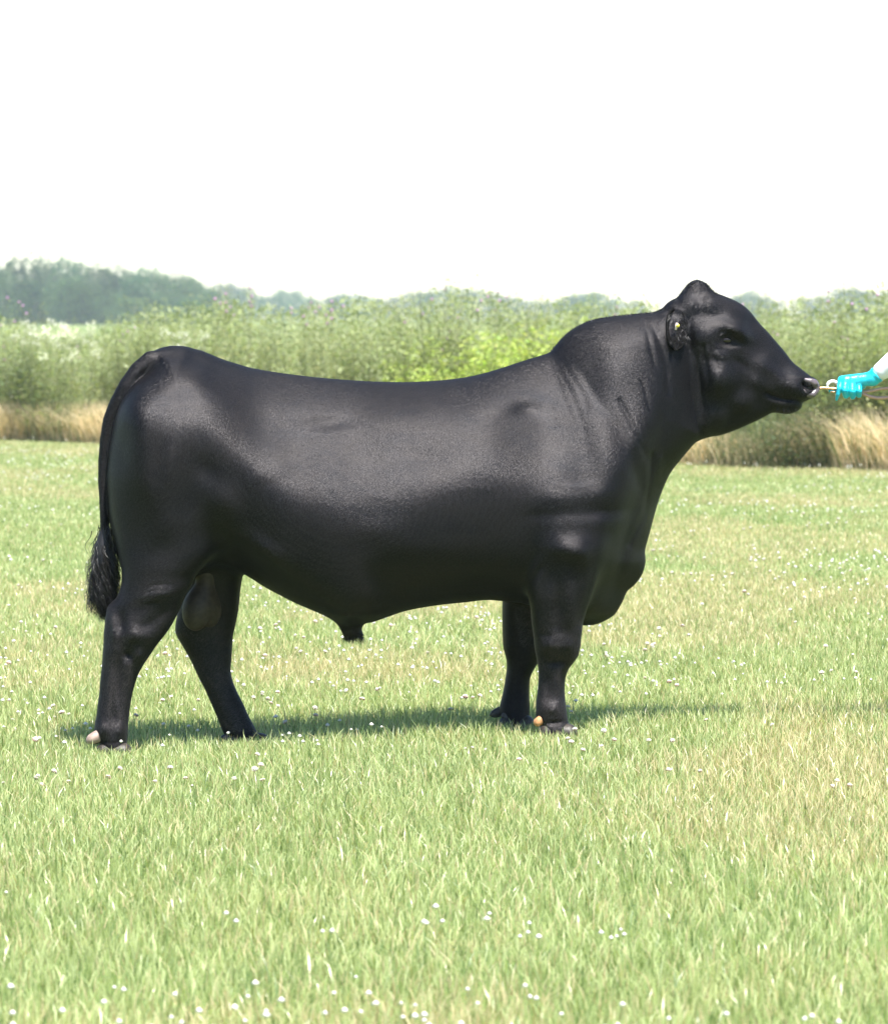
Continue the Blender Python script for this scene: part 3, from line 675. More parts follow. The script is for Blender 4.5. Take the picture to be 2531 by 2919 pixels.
# ---------------------------------------------------------------- ground
def build_ground():
    xs = np.unique(np.round(np.concatenate([[-400, -200, -100, -50, -25, -15], np.arange(-10, 10.01, .25), [15, 25, 50, 100, 200, 400]]), 3))
    ys = np.unique(np.round(np.concatenate([[-30, -22, -16, -12], np.arange(-9, 60.01, .3), [70, 85, 110, 150, 220, 350, 600, 1000, 1400, 1750]]), 3))
    X, Y = np.meshgrid(xs, ys, indexing='ij'); Z = gz(X, Y)*np.exp(-np.maximum(Y-60, 0)/50)
    V = np.stack([X.ravel(), Y.ravel(), Z.ravel()], 1); n = len(ys); i, j = np.meshgrid(np.arange(len(xs)-1), np.arange(n-1), indexing='ij')
    i, j = i.ravel(), j.ravel(); Q = np.stack([i*n+j, (i+1)*n+j, (i+1)*n+j+1, i*n+j+1], 1)
    m, nt, b = newmat('turf_soil'); v = objcoord(nt)
    n1 = noise(nt, 1.2, 5, v, .6); n2 = noise(nt, 90, 3, v, .6)
    c = ramp(nt, n1.outputs[0], [(.3, (.105, .150, .045)), (.5, (.150, .190, .068)), (.72, (.25, .24, .115))])
    c2 = ramp(nt, n2.outputs[0], [(.3, (.55, .6, .5)), (.7, (1.3, 1.3, 1.2))])
    nt.links.new(mixc(nt, 1.0, c.outputs[0], c2.outputs[0], 'MULTIPLY'), b.inputs['Base Color']); b.inputs['Roughness'].default_value = .95
    b.inputs['Specular IOR Level'].default_value = .1
    o = link('ground', mesh_np('ground', V, quads=Q, mats=[m], smooth=True)); o['kind'] = 'structure'

def blades(x, y, z, h, w, lean, ang, face, col, tipcol=None, bend=.35):
    """grass blades: five vertices each -> V, quads, tris, colours"""
    n = len(x); lx, ly = np.cos(ang)*lean, np.sin(ang)*lean; fx, fy = np.cos(face)*w/2, np.sin(face)*w/2
    B = np.stack([x, y, z], 1); S = np.stack([fx, fy, np.zeros(n)], 1)
    M = B+np.stack([lx*bend*h, ly*bend*h, .55*h], 1); T = B+np.stack([lx*h, ly*h, h*np.sqrt(np.maximum(1-.6*lean**2, .1))], 1)
    V = np.stack([B-S, B+S, M+S*.8, M-S*.8, T], 1).reshape(-1, 3); k = np.arange(n)*5
    Q = np.stack([k, k+1, k+2, k+3], 1); Tt = np.stack([k+3, k+2, k+4], 1)
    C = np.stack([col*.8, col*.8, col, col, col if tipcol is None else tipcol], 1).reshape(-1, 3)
    return V, Q, Tt, C

def build_lawn():
    gm = leafmat('grass_blade', .36, (1.15, 1.2, .6), .34, .55)
    X, Y = [], []
    D0 = 9.3
    for (d0, d1, dens, mg) in ((9.3, 13, 3000, .8), (13, 21, 4000, .9), (21, 28, 2300, 1.3), (28, 38, 1350, 1.8), (38, 62, 800, 2.8)):
        wd = .0925*d1+mg; n = int(dens*2*wd*(d1-d0)); x = rng.uniform(-wd, wd, n); d = rng.uniform(d0, d1, n)
        k = (np.abs(x) < .0925*d+mg); x = x[k]; y = d[k]+CAMY
        k = y < edge_y(x)+.15; X.append(x[k]); Y.append(y[k])
    x = np.concatenate(X); y = np.concatenate(Y); n = len(x); D = y-CAMY
    dry = fbm(VA, x*.75, y*.35); tuft = fbm(VB, x*5, y*5); lush = fbm(VC, x*1.6+3, y*.6); fine = VD(x*22, y*22)
    dry = dry+.10*np.sin(y*.9+.3*x)*sstep(4, 14, y)+.13*np.exp(-((x-.75)/.55)**2-((y+1.75-.5*x)/.35)**2)
    h = (.025+.036*rng.random(n)**1.6+.026*tuft+.014*(lush-.5))*np.where(rng.random(n) < .05, 1.45, 1)*(1-.36*sstep(16, 30, D))
    w = (.0022+.0018*rng.random(n))*np.maximum(1, (D/20))**.55
    for fx_, fy_ in ((-1.13, -.34), (-.70, -.02), (.40, -.22), (.25, .20)): h = h*(1-.5*np.exp(-((x-fx_)/.16)**2-((y-fy_)/.26)**2))   # trodden down round the hooves
    pd = sstep(.48, .74, dry+rng.normal(0, .05, n)); pd = np.clip(pd*.62+.16, 0, 1)
    isdry = rng.random(n) < pd
    g1 = np.array([.25, .31, .105]); g2 = np.array([.50, .54, .27]); g3 = np.array([.14, .21, .07]); s1 = np.array([.58, .50, .30]); s2 = np.array([.44, .36, .19])
    t = np.clip(rng.random(n)*.8+.45*(fine-.5)+.5*(.55-lush)+.12, 0, 1)[:, None]
    col = g1*(1-t)+g2*t; k3 = (rng.random(n) < .14)[:, None]; col = np.where(k3, g3, col)
    u = rng.random(n)[:, None]; col = np.where(isdry[:, None], s1*u+s2*(1-u), col)
    col = col*rng.uniform(.88, 1.12, n)[:, None]
    col[:, 1] = np.where(isdry, col[:, 1], col[:, 1])
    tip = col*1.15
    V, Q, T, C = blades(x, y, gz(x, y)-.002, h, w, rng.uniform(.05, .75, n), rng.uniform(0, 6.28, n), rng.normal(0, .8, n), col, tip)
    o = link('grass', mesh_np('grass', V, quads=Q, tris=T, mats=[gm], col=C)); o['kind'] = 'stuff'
    tag(o, 'short mown pale green grass with straw coloured patches under and around the bull', 'grass')
    return gm

# ---------------------------------------------------------------- clover flowers
def build_clover(gm):
    wm = plain('clover_white', (.70, .67, .60), .7, 0, .12, 300, .3, 0)
    st = plain('clover_stem', (.12, .2, .05), .6)
    pm = plain('clover_brown_pink', (.50, .32, .26), .7, 0, .2, 300, .3, 0)
    protos = []
    for p in range(4):
        V = []; T = []; mi = []
        R = .0066+.0007*p; hz = .050+.004*p
        for i in range(34):  # florets
            a = i*2.39996; c = 1-1.55*(i+.5)/34; s = math.sqrt(max(0, 1-c*c)); d = Vector((s*math.cos(a), s*math.sin(a), c))
            q = Vector((0, 0, hz))+Vector((d.x*R*.45, d.y*R*.45, d.z*R*.35)); e = Vector((0, 0, hz))+Vector((d.x*R, d.y*R, d.z*R*.82))*rng.uniform(.85, 1.12)
            sd = d.cross(Vector((.3, .2, 1))).normalized()*R*.28; s2 = d.cross(sd).normalized()*R*.28
            b = len(V); V += [tuple(q), tuple(e+sd), tuple(e+s2), tuple(e-sd), tuple(e-s2)]
            T += [(b, b+1, b+2), (b, b+2, b+3), (b, b+3, b+4), (b, b+4, b+1), (b+1, b+3, b+2), (b+1, b+4, b+3)]
            mi += [2 if c < -.25 or (p == 3 and c < .2) else 0]*6
        v2, q2, t2 = tube_raw([(0, 0, -.004), (.002, 0, hz*.5), (0, 0, hz)], [.0009, .0008, .0008], 4)
        b = len(V); V += v2
        for (a1, a2, a3, a4) in q2: T += [(a1+b, a2+b, a3+b), (a1+b, a3+b, a4+b)]; mi += [1, 1]
        me = mesh_np('clover_flower', V, tris=T, mats=[wm, st, pm], midx=mi); protos.append(me)
    pts = [(20,2240),(88,2238),(102,2237),(114,2251),(131,2218),(145,2225),(200,2237),(294,2233),(310,2214),(432,2245),(487,2215),(529,2236),(670,2238),(742,2212),(738,2233),(757,2243),(539,2252),(717,2171),(172,2030),(186,2058),(206,2048),(187,2078),(62,2087),(90,2140),
     (447,2008),(503,1997),(533,2010),(571,2009),(740,1988),(765,2012),(776,2026),(790,1990),(690,1965),(838,2083),(12,1880),(15,1920),(30,2010),(28,1985),(1016,1975),(1092,1983),(1242,2008),(1345,2004),(740,1987),(766,2011),(715,2010),(896,2033),(897,2036),(1286,2041),
     (846,1862),(872,1868),(915,1867),(751,1886),(780,1872),(1173,1860),(1230,1862),(1278,1867),(1381,1842),(1316,1822),(736,1815),(860,1825),(856,1814),(765,1820),(775,1783),(793,1788),(770,1791),(800,1780),(706,1788),(885,1784),(925,1760),(918,1772),(1072,1779),(1112,1799),(1119,1753),(1285,1743),(1286,1779),(1345,1776),(1373,1780),(1390,1790),(1400,1783),
     (1345,2001),(1335,2140),(1330,2142),(1627,2121),(1740,2131),(1847,2131),(1900,2220),(1632,2144),(2023,2061),(2003,2218),(1642,2101),(2348,1946),(1924,1973),(1632,1960),(1808,1897),(1714,1860),(1705,1874),(1811,1898),(1728,1842),(1867,1847),(1875,1853),(1849,1855),(1776,1860),(1835,1850),(1845,1868),(1830,1885),(1669,1806),(1880,1810),(1874,1818),
     (1990,1640),(1935,1645),(1922,1650),(1950,1652),(2027,1652),(2055,1632),(2100,1650),(2197,1639),(2214,1650),(2235,1645),(2262,1632),(2320,1632),(2335,1628),(2390,1645),(2395,1630),(2440,1634),(2470,1632),(2215,1660),(2158,1626),(2135,1608),(2160,1600),(2155,1590),(2183,1610),(2228,1607),(2295,1597),(2338,1592),(2411,1615),(2415,1608),(2420,1690),(2440,1702),(2465,1753),
     (2127,1703),(2000,1728),(2024,1582),(1880,1572),(1864,1583),(1926,1587),(1905,1593),(1898,1562),(1918,1520),(1880,1527),(1970,1519),(1978,1520),(2012,1507),(2110,1508),(2125,1507),(2180,1503),(2185,1505),(2300,1505),(2310,1495),(2335,1498),(2382,1492),(2385,1496),(2365,1500),(2415,1495),(2290,1476),(2302,1476),(2320,1472),(2452,1467),(2260,1420),(1980,1396),(2030,1395),(2055,1394),(2094,1391),(1987,1393),
     (2086,1396),(2270,1388),(2320,1387),(2370,1372),(2460,1375),(1560,1460),(60,1680),(40,1795),(70,1797),(58,1788),(25,1730),(100,1779),(150,1800),(20,1800),(45,1830),(110,1358),(165,1357),(143,1353),(240,1345),(270,1335),(183,1300),(235,1293),(240,1295),(188,1255),(20,1290),(60,1288),(25,1320),(120,1340),(175,1497),(170,1388),(95,1505),(150,1550)]
    pts = list(dict.fromkeys(pts))
    i = 0
    while len(pts) < 262:
        px, py = rng.uniform(14, 2500), 1380+900*rng.random()**.8
        if 330 < px < 1650 and py < 1780: continue
        if fbm(VB, px*.004, py*.012) > .5: pts.append((px, py))
    for (px, py) in pts[:262]:
        x, y, z = G3(px, py+(22*17/(17+0) if py > 1700 else 14)); me = protos[i % 4]; i += 1
        o = link('clover_flower', me, loc=(x, y, z-.003)); o.rotation_euler = (rng.normal(0, .25), rng.normal(0, .25), rng.uniform(0, 6.28))
        s = rng.uniform(.75, 1.25); o.scale = (s, s, s*rng.uniform(.8, 1.1))
        if py > 2150: lab = 'white clover blossom in the foreground grass in front of the bull'; g = 'clover blossoms in front of the bull'
        elif px > 1640: lab = 'white clover blossom in the lawn to the right of the bull, ahead of its chest'; g = 'clover blossoms right of the bull'
        elif px < 330: lab = 'white clover blossom in the lawn to the left of the bull, behind its tail'; g = 'clover blossoms left of the bull'
        else: lab = 'white clover blossom in the lawn seen beneath the belly of the bull'; g = 'clover blossoms below the belly'
        tag(o, lab, 'flower', g)
    # the countless rest, further off and in the foreground
    V = []; T = []; C = []
    oct_ = np.array([(1,0,0),(0,1,0),(-1,0,0),(0,-1,0),(0,0,1),(0,0,-1)], float)*np.array([.0085,.0085,.0068]); of = [(0,1,4),(1,2,4),(2,3,4),(3,0,4),(1,0,5),(2,1,5),(3,2,5),(0,3,5)]
    k = 0; tries = 0
    while k < 1300 and tries < 40000:
        tries += 1
        d = 9.6+50*rng.random()**1.1; x = rng.uniform(-1, 1)*(.0925*d+.6); y = d+CAMY
        if y > float(edge_y(x))-.3: continue
        if fbm(VB, x*.5+.3*y, y*.33) < (.56 if d < 24 else .5): continue
        b = len(V); z = float(gz(x, y))+rng.uniform(.04, .062); s = rng.uniform(.6, 1.15)*(1.0 if d < 25 else 1.2)
        V += [(x+p[0]*s, y+p[1]*s, z+p[2]*s) for p in oct_]; T += [(a+b, c+b, e+b) for a, c, e in of]; k += 1
    o = link('clover_bloom', mesh_np('clover_bloom', V, tris=T, mats=[wm])); tag(o, 'countless small white clover blooms scattered over the lawn', 'flowers', kind='stuff')

# ---------------------------------------------------------------- tall weeds behind the lawn
class Leaves:
    def __init__(self): self.V = []; self.Q = []; self.C = []; self.T = []
    def leaf(self, p, d, L, w, c, droop=.25):
        d = Vector(d).normalized(); s = d.cross(Vector((0, 0, 1)));
        if s.length < .05: s = Vector((1, 0, 0))
        s = (s.normalized()+Vector((rng.normal(0, .35), rng.normal(0, .35), rng.normal(0, .35)))).normalized()*w/2
        p = Vector(p); m = p+d*L*.5; t = p+d*L-Vector((0, 0, L*droop)); b = len(self.V)
        self.V += [tuple(p), tuple(m+s), tuple(t), tuple(m-s)]; self.Q.append((b, b+1, b+2, b+3)); self.C += [tuple(c)]*4
    def stem(self, pts, r, c, n=3):
        v, q, t = tube_raw(pts, [r*(1-.7*i/(len(pts)-1)) for i in range(len(pts))], n, 1, False); b = len(self.V)
        self.V += v; self.Q += [tuple(a+b for a in k) for k in q]; self.C += [tuple(c)]*len(v)
    def me(self, name, mat): return mesh_np(name, self.V, quads=self.Q, mats=[mat], col=np.array(self.C))
def jit(c, a=.25): return tuple(np.array(c)*rng.uniform(1-a, 1+a)*(1+rng.normal(0, .06, 3)))

def weed(H, nst, spread, Ll, Lw, c, nleaf, branch=.28, low=.12, mat=None, wand=.0, tipc=None):
    S = Leaves(); L = Leaves(); tips = []
    for k in range(nst):
        a = rng.uniform(0, 6.28); r = spread*math.sqrt(rng.random()); hh = H*rng.uniform(.72, 1.0) if k else H
        base = Vector((r*.4*math.cos(a), r*.4*math.sin(a), -.02)); top = Vector((r*math.cos(a)+rng.normal(0, .05), r*math.sin(a)+rng.normal(0, .05), hh))
        mid = base.lerp(top, .5)+Vector((rng.normal(0, .03), rng.normal(0, .03), 0)); S.stem([base, mid, top], .0045, (.26, .28, .15))
        tips.append(top)
        def at(t): return base*(1-t)*(1-t)+mid*2*t*(1-t)+top*t*t
        n = int(nleaf/nst)
        for i in range(n):
            t = low+(1-low)*(i+rng.random())/n; p = at(t); b = i*2.4+rng.normal(0, .4)
            rb = branch*(1-t)**.6*(.25+.75*rng.random())*(0.35+.65*min(1, t*3)) if t < .97 else 0
            up = rng.uniform(.4, 1.3); o = Vector((math.cos(b), math.sin(b), up))*rb
            q = p+o; sc_ = 1-.45*t
            cc = jit(c if (tipc is None or t < .8) else tipc)
            L.leaf(q, (math.cos(b+rng.normal(0, .5)), math.sin(b+rng.normal(0, .5)), rng.uniform(-.1, .9)), Ll*sc_*rng.uniform(.7, 1.3), Lw*sc_*rng.uniform(.8, 1.2), cc)
            if rb > .1 and i % 4 == 0: S.stem([p, p+o*.6, q], .0028, (.15, .17, .08))
    return S, L, tips

def build_weeds():
    lm = leafmat('weed_leaf', .35, (1.1, 1.2, .6), .6, .2, (.66, 1.28))
    sm = leafmat('straw', .42, (1.05, 1.0, .8), .7, .1, (1.0, 1.0)); tm = leafmat('thicket_leaf', .35, (1.1, 1.2, .6), .6, .2, (1.0, 1.0))
    GREY = (.31, .335, .19); MID = (.30, .34, .155); BRIGHT = (.42, .50, .14); DARK = (.19, .225, .13); YEL = (.38, .39, .20)
    purple = plain('thistle_purple', (.46, .22, .42), .7, 0, .2, 80); white = plain('umbel_white', (.8, .8, .72), .7, 0, .1, 80); bud = plain('thistle_bud', (.16, .19, .09), .7)
    protos = {}
    def make(kind, n, fn): protos[kind] = [fn() for _ in range(n)]
    def pack(S, L, heads=None):
        return (S.me('stalk', lm), L.me('foliage', lm), heads)
    def heads_ball(tips, r, mats, k=9):
        out = []
        V = []; Q = []; mi = []
        for t in tips:
            b = len(V)
            for i in range(5):
                a = math.pi*i/4
                for j in range(6): V.append((t.x+r*math.sin(a)*math.cos(j*1.047), t.y+r*math.sin(a)*math.sin(j*1.047), t.z+r*1.15*math.cos(a)))
            for i in range(4):
                for j in range(6): Q.append((b+i*6+j, b+(i+1)*6+j, b+(i+1)*6+(j+1) % 6, b+i*6+(j+1) % 6)); mi.append(0 if i < 2 else 1)
        return mesh_np('flower_head', V, quads=Q, mats=mats, midx=mi)
    make('grey', 7, lambda: pack(*weed(rng.uniform(1.45, 1.75), 9, .30, .056, .016, GREY, 1300, .22)[:2]))
    make('mid', 5, lambda: pack(*weed(rng.uniform(1.25, 1.5), 13, .42, .058, .017, MID, 1700, .28, .06)[:2]))
    def thistle():
        S, L, tips = weed(rng.uniform(1.55, 1.8), 4, .20, .10, .020, YEL, 340, .24, tipc=(.22, .26, .12)); ex = [t+Vector((rng.normal(0, .09), rng.normal(0, .09), -rng.uniform(.04, .22))) for t in tips for _ in range(1)]
        for e in ex: S.stem([e-Vector((0, 0, .16)), e-Vector((0, 0, .06)), e], .003, (.14, .16, .08))
        return pack(S, L, heads_ball(tips[:2]+ex[:2], .015, [purple, bud]))
    make('thistle', 4, thistle)
    make('bright', 6, lambda: pack(*weed(1.0, 11, .50, .070, .042, BRIGHT, 1150, .28, .05)[:2]))
    make('dark', 3, lambda: pack(*weed(1.0, 10, .46, .060, .022, DARK, 1100, .26, .04)[:2]))
    def umbel():
        S, L, tips = weed(1.32, 5, .24, .07, .02, MID, 240, .18)
        U = Leaves()
        for t in tips:
            for i in range(46):
                a = i*2.4; r = .045*math.sqrt((i+.5)/46); p = t+Vector((r*math.cos(a), r*math.sin(a), .02+rng.normal(0, .028))); U.leaf(p, (math.cos(a), math.sin(a), .3), .022, .022, (.8, .8, .72), .6)
        return pack(S, L, U.me('flower_head', lm))
    make('umbel', 2, umbel)
    make('wand', 3, lambda: pack(*weed(rng.uniform(1.7, 1.9), 3, .16, .045, .010, GREY, 110, .16, .35)[:2]))
    ZONE = [(250, 'at the left end of the thicket'), (560, 'behind the rump and tail'), (900, 'above the loin of the bull'), (1300, 'above the middle of the back'), (1650, 'above the shoulder dip'), (1950, 'above the neck crest'), (2250, 'just right of the poll'), (9999, 'above the muzzle and glove')]
    DESC = {'grey': 'grey green weed', 'mid': 'bushy mid green weed', 'thistle': 'purple flowered pale thistle'}
    LAB = {'grey': ('tall grey green weed with narrow leaves in the thicket behind the lawn', 'grey green weeds in the thicket behind the lawn'),
           'mid': ('bushy mid green weed standing among the taller stalks behind the lawn', 'bushy mid green weeds behind the lawn'),
           'thistle': ('tall pale thistle with small purple flower heads rising from the thicket', 'purple flowering thistles in the thicket'),
           'bright': ('bright yellow green leafy bush behind the back and neck of the bull', 'bright yellow green bushes behind the bull'),
           'dark': ('dark grey green bush low in the thicket, darker than the weeds round it', 'dark bushes in the thicket'),
           'umbel': ('white flowering umbel weed left of the rump, in front of the far trees', 'white flowering weeds left of the rump'),
           'wand': ('thin bare stalk sticking up above the thicket against the white sky', 'thin bare stalks against the sky')}
    CAT = {'bright': 'bush', 'dark': 'bush'}
    def place(kind, px, dy, s, label=None, group=None):
        for _ in range(2):
            Y = float(edge_y((px-W0/2)/F*52))+dy; x = (px-W0/2)/F*(Y-CAMY)
        st, fo, hd = protos[kind][int(rng.integers(len(protos[kind])))]
        nm = {'bright': 'leafy_bush', 'dark': 'leafy_bush', 'thistle': 'thistle', 'umbel': 'umbel_weed', 'wand': 'bare_stalk'}.get(kind, 'tall_weed')
        o = bpy.data.objects.new(nm, None); COL.objects.link(o); o.location = (x, Y, float(gz(x, Y))-.01); o.rotation_euler = (0, 0, rng.uniform(0, 6.28))
        o.scale = (s*rng.uniform(.9, 1.15), s*rng.uniform(.9, 1.15), s); o.empty_display_size = .2
        link('stalk', st, o); link('foliage', fo, o)
        if hd: tag(link('flower_head', hd, o), kind='stuff')
        if kind in DESC and not label:
            z_ = [z for q, z in ZONE if px < q][0]; label = '%s %s %s, %s' % ('tall' if s > 1.0 else ('short' if s < .88 else 'medium high'), DESC[kind], z_, 'front row' if dy < 2.0 else 'back row'); group = DESC[kind]+'s '+z_
        if kind == 'wand': label = 'thin bare stalk against the white sky '+[z for q, z in ZONE if px < q][0]
        tag(o, label or LAB[kind][0], CAT.get(kind, 'weed'), group or LAB[kind][1])
    # height of the thicket along the frame (photo px -> scale of a 1.6 m plant)
    hx = [-150, 0, 60, 170, 260, 330, 420, 560, 640, 740, 860, 940, 1050, 1120, 1200, 1290, 1390, 1480, 1580, 1700, 1900, 2100, 2250, 2350, 2480, 2700]
    hs = [1.0, 1.0, .99, .86, .83, .97, 1.08, 1.08, 1.13, 1.07, 1.11, 1.08, 1.17, 1.10, 1.08, 1.23, 1.21, 1.09, 1.10, 1.15, 1.10, 1.08, 1.13, 1.16, 1.18, 1.18]
    px = -160
    while px < 2690:
        for dy in (1.35, 2.8):
            x = px+rng.normal(0, 16); k = rng.random(); s = float(np.interp(x, hx, hs))*rng.uniform(.80, 1.12)*(1+.07*math.sin(x*.031)+.05*math.sin(x*.083+1))
            if 60 < x < 300: s *= .95
            kind = 'grey' if k < .50 else ('mid' if k < .80 else 'thistle')
            if kind == 'thistle': s = min(s*.92, 1.05)
            place(kind, x, dy+rng.uniform(-.5, .6), s*(.93 if dy < 1 else 1.0))
        px += 42
    Z2 = [(1250, 'over the middle of the back'), (1400, 'over the front of the back'), (1530, 'just behind the withers'), (1650, 'at the start of the neck crest'), (1800, 'over the neck crest'), (9999, 'right behind the ears')]
    for x, y_, s in [(1130, .3, .78), (1195, .5, .95), (1260, .2, .85), (1330, .6, 1.12), (1400, .1, 1.02), (1450, .7, 1.25), (1510, .1, 1.12), (1560, .6, 1.34), (1620, .2, 1.30), (1680, .7, 1.42), (1740, .3, 1.38), (1800, .8, 1.48), (1860, .5, 1.42), (1900, .2, 1.2),
                     (1240, 1.4, 1.12), (1380, 1.5, 1.25), (1480, 1.4, 1.36), (1600, 1.6, 1.44), (1500, -.3, .9), (1420, -.4, .8), (1630, -.3, .95), (560, -.2, .5), (720, -.3, .55), (830, -.2, .6), (930, -.3, .7), (1030, -.3, .75)]:
        place('bright', x, y_, s, *(('%s yellow green leafy bush %s, %s' % ('large' if s > 1.2 else 'small', [z for q, z in Z2 if x < q][0], 'further back' if y_ > .55 else 'in front'), 'bright yellow green bushes behind the bull') if x > 1100 else ('small low bright green bush just above the hip and loin line of the bull', 'low bright bushes above the loin of the bull')))
    for x, y_, s in [(20, 1.0, 1.42), (85, .95, 1.46), (135, 1.1, 1.36), (-60, 1, 1.3), (175, .9, 1.0)]:
        place('dark', x, y_, s, 'dark rounded bush at the left end of the thicket, %s' % {20: 'second from the left', 85: 'third and largest', 140: 'fourth from the left', 135: 'fourth from the left', -60: 'cut by the left edge', 175: 'small one nearest the rump', 190: 'small one nearest the rump'}.get(x, 'last'), 'dark bushes at the left end of the thicket')
    for x, y_, s in [(2050, .2, .6), (2150, -.1, .72), (2200, -.2, .66), (2255, .1, .85), (2100, .1, .62), (2330, .5, .95)]:
        place('dark', x, y_, s, '%s low dark bush at the lawn edge below the head' % {2050: 'leftmost', 2100: 'second', 2150: 'third', 2200: 'fourth', 2255: 'fifth and broad', 2330: 'rightmost and tallest'}[x], 'dark bushes at the lawn edge below the head')
    for x, s in [(100, 1.05), (125, .98), (165, 1.06), (185, 1.0), (205, 1.04), (230, .98), (520, .98), (535, .94)]: place('umbel', x, rng.uniform(-.2, .5), s, 'white flowering umbel weed behind the rump, %s' % {100: 'first from the left', 125: 'second from the left', 165: 'third from the left', 185: 'fourth from the left', 205: 'fifth from the left', 230: 'sixth from the left', 520: 'above the tail head', 535: 'just right of the tail head'}[x], 'white flowering weeds')
    for x in [915, 990, 1480, 1570, 1605, 1620, 1840, 2013, 2055, 2100, 2160, 2340, 2375, 2435, 2462, 640, 432]: place('wand', x, rng.uniform(.5, 2), rng.uniform(.86, .96))
    # the mass behind and below, nobody could count it
    n = 84000; x = rng.uniform(-10.5, 10, n); d = rng.random(n)**.8*7.0; y = edge_y(x)+.5+d
    pxx = W0/2+F*x/(y-CAMY); hh = np.interp(pxx, hx, hs)*1.42; z = rng.random(n)**.75*hh*np.clip(.55+d*.5, 0, 1)*(.8+.35*fbm(VB, x*2.2, y*2)); t = fbm(VC, x*1.3, y*1.3)
    c = np.where((t > .5)[:, None], np.array(GREY), np.array(MID))*rng.uniform(.8, 1.25, n)[:, None]
    bm = ((pxx > 1130) & (pxx < 1900) & (z < 1.15) & (rng.random(n) < .6))[:, None]; c = np.where(bm, np.array(BRIGHT)*.9, c)
    a = rng.uniform(0, 6.28, n); e = rng.uniform(-.2, 1.0, n); dv = np.stack([np.cos(a)*np.cos(e), np.sin(a)*np.cos(e), np.sin(e)], 1); s = rng.normal(0, 1, (n, 3)); s -= dv*(s*dv).sum(1)[:, None]; s /= np.linalg.norm(s, axis=1)[:, None]
    p = np.stack([x, y, z+gz(x, y)], 1); L = rng.uniform(.05, .10, n)[:, None]; w = rng.uniform(.009, .016, n)[:, None]
    V = np.stack([p, p+dv*L*.5+s*w, p+dv*L, p+dv*L*.5-s*w], 1).reshape(-1, 3); Q = np.arange(4*n).reshape(-1, 4)
    o = link('weed_thicket', mesh_np('weed_thicket', V, quads=Q, mats=[tm], col=np.repeat(c, 4, 0))); tag(o, 'dense tangle of grey green weeds filling the strip behind the mown lawn', 'weeds', kind='stuff')
    # straw-coloured uncut grass along the edge
    n = 110000; x = rng.uniform(-10, 9.5, n); d = rng.random(n)**1.1*1.5-.35; y = edge_y(x)+d; pxx = W0/2+F*x/(y-CAMY)
    amt = np.interp(pxx, [-200, 280, 420, 700, 1500, 1900, 1960, 2040, 2080, 2180, 2230, 2300, 2480, 2700], [1, 1, .8, .35, .3, .6, .9, .7, .5, .55, .8, 1, 1, 1])
    hh = np.interp(pxx, [-200, 300, 700, 1500, 1900, 2000, 2150, 2260, 2350, 2480, 2700], [.50, .52, .5, .6, .42, .46, .35, .5, .62, .66, .6])
    k = rng.random(n) < amt*(np.where(pxx < 600, 1.0, .35)+.7*fbm(VA, x*2.3, y*.8)); x, y, hh = x[k], y[k], hh[k]; n = len(x)
    u = rng.random(n)[:, None]; c = np.array([.90, .745, .52])*u+np.array([.82, .66, .42])*(1-u); gr = (rng.random(n) < .22)[:, None]; c = np.where(gr, np.array([.19, .23, .09]), c)*rng.uniform(.8, 1.15, n)[:, None]
    V, Q, T, C = blades(x, y, gz(x, y)-.01, hh*rng.uniform(.55, 1.12, n), rng.uniform(.006, .012, n), rng.uniform(.25, .9, n), rng.uniform(0, 6.28, n), rng.uniform(-.9, .9, n), c)
    o = link('dry_grass', mesh_np('dry_grass', V, quads=Q, tris=T, mats=[sm], col=C)); tag(o, 'uncut straw coloured grass along the far edge of the lawn', 'dry grass', kind='stuff')

